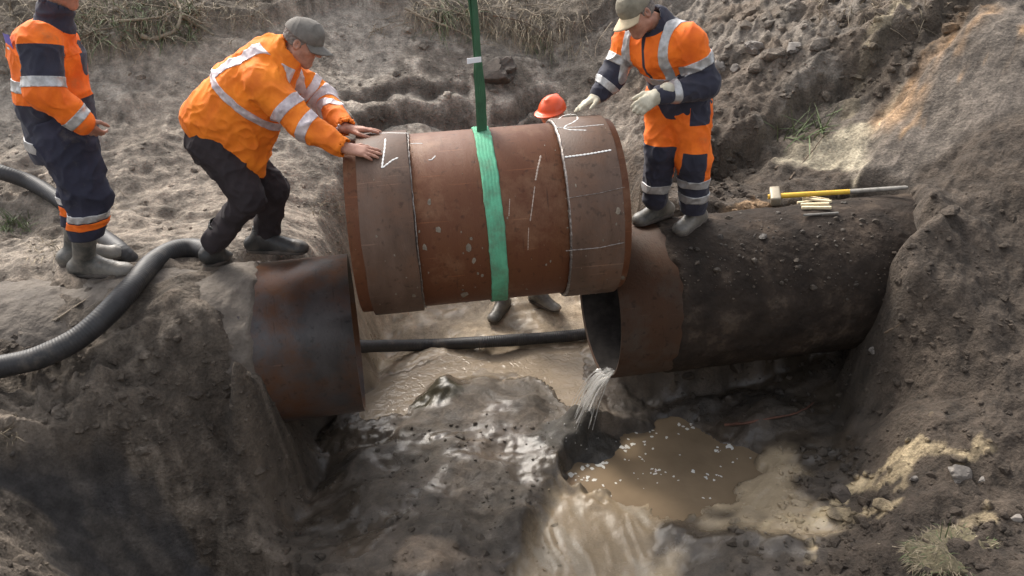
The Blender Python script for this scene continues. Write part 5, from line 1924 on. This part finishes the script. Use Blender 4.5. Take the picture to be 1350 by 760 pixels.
def mossy_clump():
    p = ground_at(1255, 725)
    t = thing('grass_clump', p, 'mossy grass clump at the bottom right corner', 'grass clump')
    V, F = ball(p + UP * -.02, np.array([.24, .16, .055]), n=22)
    V = V + vnormals(V, np.array([f[:3] for f in F])) * (.05 * noise3(*(V * 9).T, 3) + .012 * noise3(*(V * 40).T, 4))[:, None]
    mesh_obj('turf', V, F, mat('turf_soil', (.13, .11, .065), .95, var=.4, scale=40, bump=.01, bscale=60), t)
    for nm_, n, m in (('dry_blades', 1500, straw), ('green_blades', 500, reed)):
        V2, F2 = [], []
        k = RNG.integers(0, len(V), n)
        for i in k:
            d = unit(unit(V[i] - p) + RNG.normal(0, .5, 3) + UP * .2)
            blade(V2, F2, V[i], d, RNG.uniform(.02, .07), .004, 1.2, 3)
        if nm_ == 'green_blades':
            for a in (-.06, -.03, .02):
                blade(V2, F2, p + np.array([a, .03, .06]), unit(np.array([a * 3, -.1, 1])), RNG.uniform(.12, .2), .006, .3)
        o = mesh_obj(nm_, V2, F2, m, t)
        o['kind'] = 'stuff'
mossy_clump()

# ------------------------------------------------------------------ stones and clods
def rock_mesh(seed, rx, ry, rz, sub=3):
    bm = bmesh.new()
    bmesh.ops.create_icosphere(bm, subdivisions=sub, radius=1)
    V = np.array([v.co[:] for v in bm.verts])
    F = np.array([[v.index for v in f.verts] for f in bm.faces])
    bm.free()
    r_ = np.random.default_rng(seed * 31 + 7)
    V = V @ np.linalg.qr(r_.normal(0, 1, (3, 3)))[0]
    n = noise3(*(V * 1.2 + seed * 7.1).T, seed) * .38 + noise3(*(V * 2.9 + seed).T, seed + 1) * .24
    if sub > 2:
        n = n + noise3(*(V * 6 + seed).T, seed + 2) * .12 + noise3(*(V * 14 + seed).T, seed + 4) * .06
    V = V * (1 + n)[:, None]
    for _ in range(8):          # broken faces
        d = unit(r_.normal(0, 1, 3))
        V = V - np.outer(np.maximum(V @ d - r_.uniform(.45, .75), 0) * .92, d)
    return V * np.array([rx, ry, rz]), F

stone_m = mat('pale_stone', (.19, .17, .15), .85, var=.3, scale=14, bump=.004, bscale=50)
clod_m = mat('earth_clod', (.15, .125, .10), .95, var=.35, scale=14, bump=.006, bscale=50)
clod_d = mat('dark_earth_clod', (.085, .07, .058), .95, var=.35, scale=14, bump=.006, bscale=50)
for i, (px, py, r, m, lab) in enumerate((
        (997, 66, .085, stone_m, 'big grey stone on the upper slope right of the gloved man'), (1046, 64, .062, stone_m, 'grey clod right of the big grey stone on the upper slope'),
        (945, 90, .06, stone_m, 'grey stone close behind the gloved man\'s shoulder'), (968, 92, .05, stone_m, 'small stone below the big grey stone on the upper slope'),
        (1268, 628, .066, stone_m, 'round grey stone on the lower right slope'), (1295, 633, .022, stone_m, 'tiny pale stone beside the round grey stone'),
        (1205, 632, .03, stone_m, 'pale stone left of the round grey stone'), (1112, 655, .062, clod_d, 'dark clod right of the puddle'), (1052, 632, .035, clod_d, 'small dark clod nearest the right end of the puddle'),
        (1150, 463, .03, stone_m, 'small pale stone under the buried pipe'), (985, 36, .07, clod_m, 'earth clod above the big grey stone'), (650, 100, .20, clod_d, 'large dark lump on the far wall right of the sling'),
        (1340, 684, .03, stone_m, 'pale chip at the right edge'), (75, 545, .05, clod_m, 'earth lump at left between hose and dark hollow'), (30, 440, .04, clod_m, 'earth lump by the short twig at the left edge'))):
    p = ground_at(px, py)
    V, F = rock_mesh(i + 3, r, r * .85, r * .75, 4 if r > .05 else 3)
    tag(mesh_obj('rock', V * 1.15 + p + UP * r * .12, F, m, None, False), lab, 'rock' if m is stone_m else 'clod')

def clods():
    bare = np.maximum(np.maximum(scrape, hollow), np.maximum(sandpit, (pd_ < .05) | (fd < .05)))
    protos = [rock_mesh(50 + i, 1, .85, .75, 1) for i in range(12)]
    big = [rock_mesh(80 + i, 1, .85, .75, 2) for i in range(12)]
    Vs, Fs, n0 = [], [], 0
    for (x0, x1, y0, y1, n, s) in ((940, 1350, -40, 130, 520, .020), (1100, 1350, 250, 760, 700, .011), (1020, 1180, 590, 700, 260, .013), (0, 450, 60, 380, 700, .009), (0, 400, 420, 760, 1300, .011),
                                   (440, 800, 20, 170, 300, .012), (860, 1200, 470, 560, 160, .012), (390, 740, 545, 760, 620, .008), (960, 1350, 680, 760, 300, .012), (850, 1000, 140, 280, 200, .016), (900, 1140, 250, 300, 200, .009)):
        for _ in range(n):
            p = ground_at(RNG.uniform(x0, x1), RNG.uniform(y0, y1), tmin=2)
            if grid_sample(bare, p[:1], p[1:2])[0] > .3:
                continue
            r = s * RNG.lognormal(0, .55)
            V, F = (big if r > .022 else protos)[RNG.integers(12)]
            a = RNG.uniform(0, 6.28)
            c, q = math.cos(a), math.sin(a)
            M_ = np.array([[c, -q, 0], [q, c, 0], [0, 0, 1]])
            Vs.append(V @ M_ * r * 1.1 + p + UP * r * .1)
            Fs.append(F + n0)
            n0 += len(V)
    for _ in range(420):       # crumbs lying on the buried pipe
        p = on_ground(RNG.uniform(885, 1180), RNG.uniform(285, 400) - 40 * RNG.random(), 0)
        r = .007 * RNG.lognormal(0, .6)
        V, F = (big if r > .02 else protos)[RNG.integers(12)]
        Vs.append(V * r + p)
        Fs.append(F + n0)
        n0 += len(V)
    V, F = np.concatenate(Vs), np.concatenate(Fs)
    # each crumb takes the colour of the soil it broke from
    o = mesh_obj('soil_crumbs', V, F, gm, None, False)
    cc = np.stack([grid_sample(col[..., i], V[:, 0], V[:, 1]) for i in range(3)], 1) * 1.0
    a = o.data.color_attributes.new('soil', 'FLOAT_COLOR', 'POINT')
    a.data.foreach_set('color', np.concatenate([cc, np.ones((len(cc), 1))], 1).astype(np.float32).ravel())
    a = o.data.attributes.new('wet', 'FLOAT', 'POINT')
    a.data.foreach_set('value', (grid_sample(wetm, V[:, 0], V[:, 1]) * .6).astype(np.float32))
    tag(o, 'loose crumbs of earth scattered over the banks', kind='stuff')
clods()
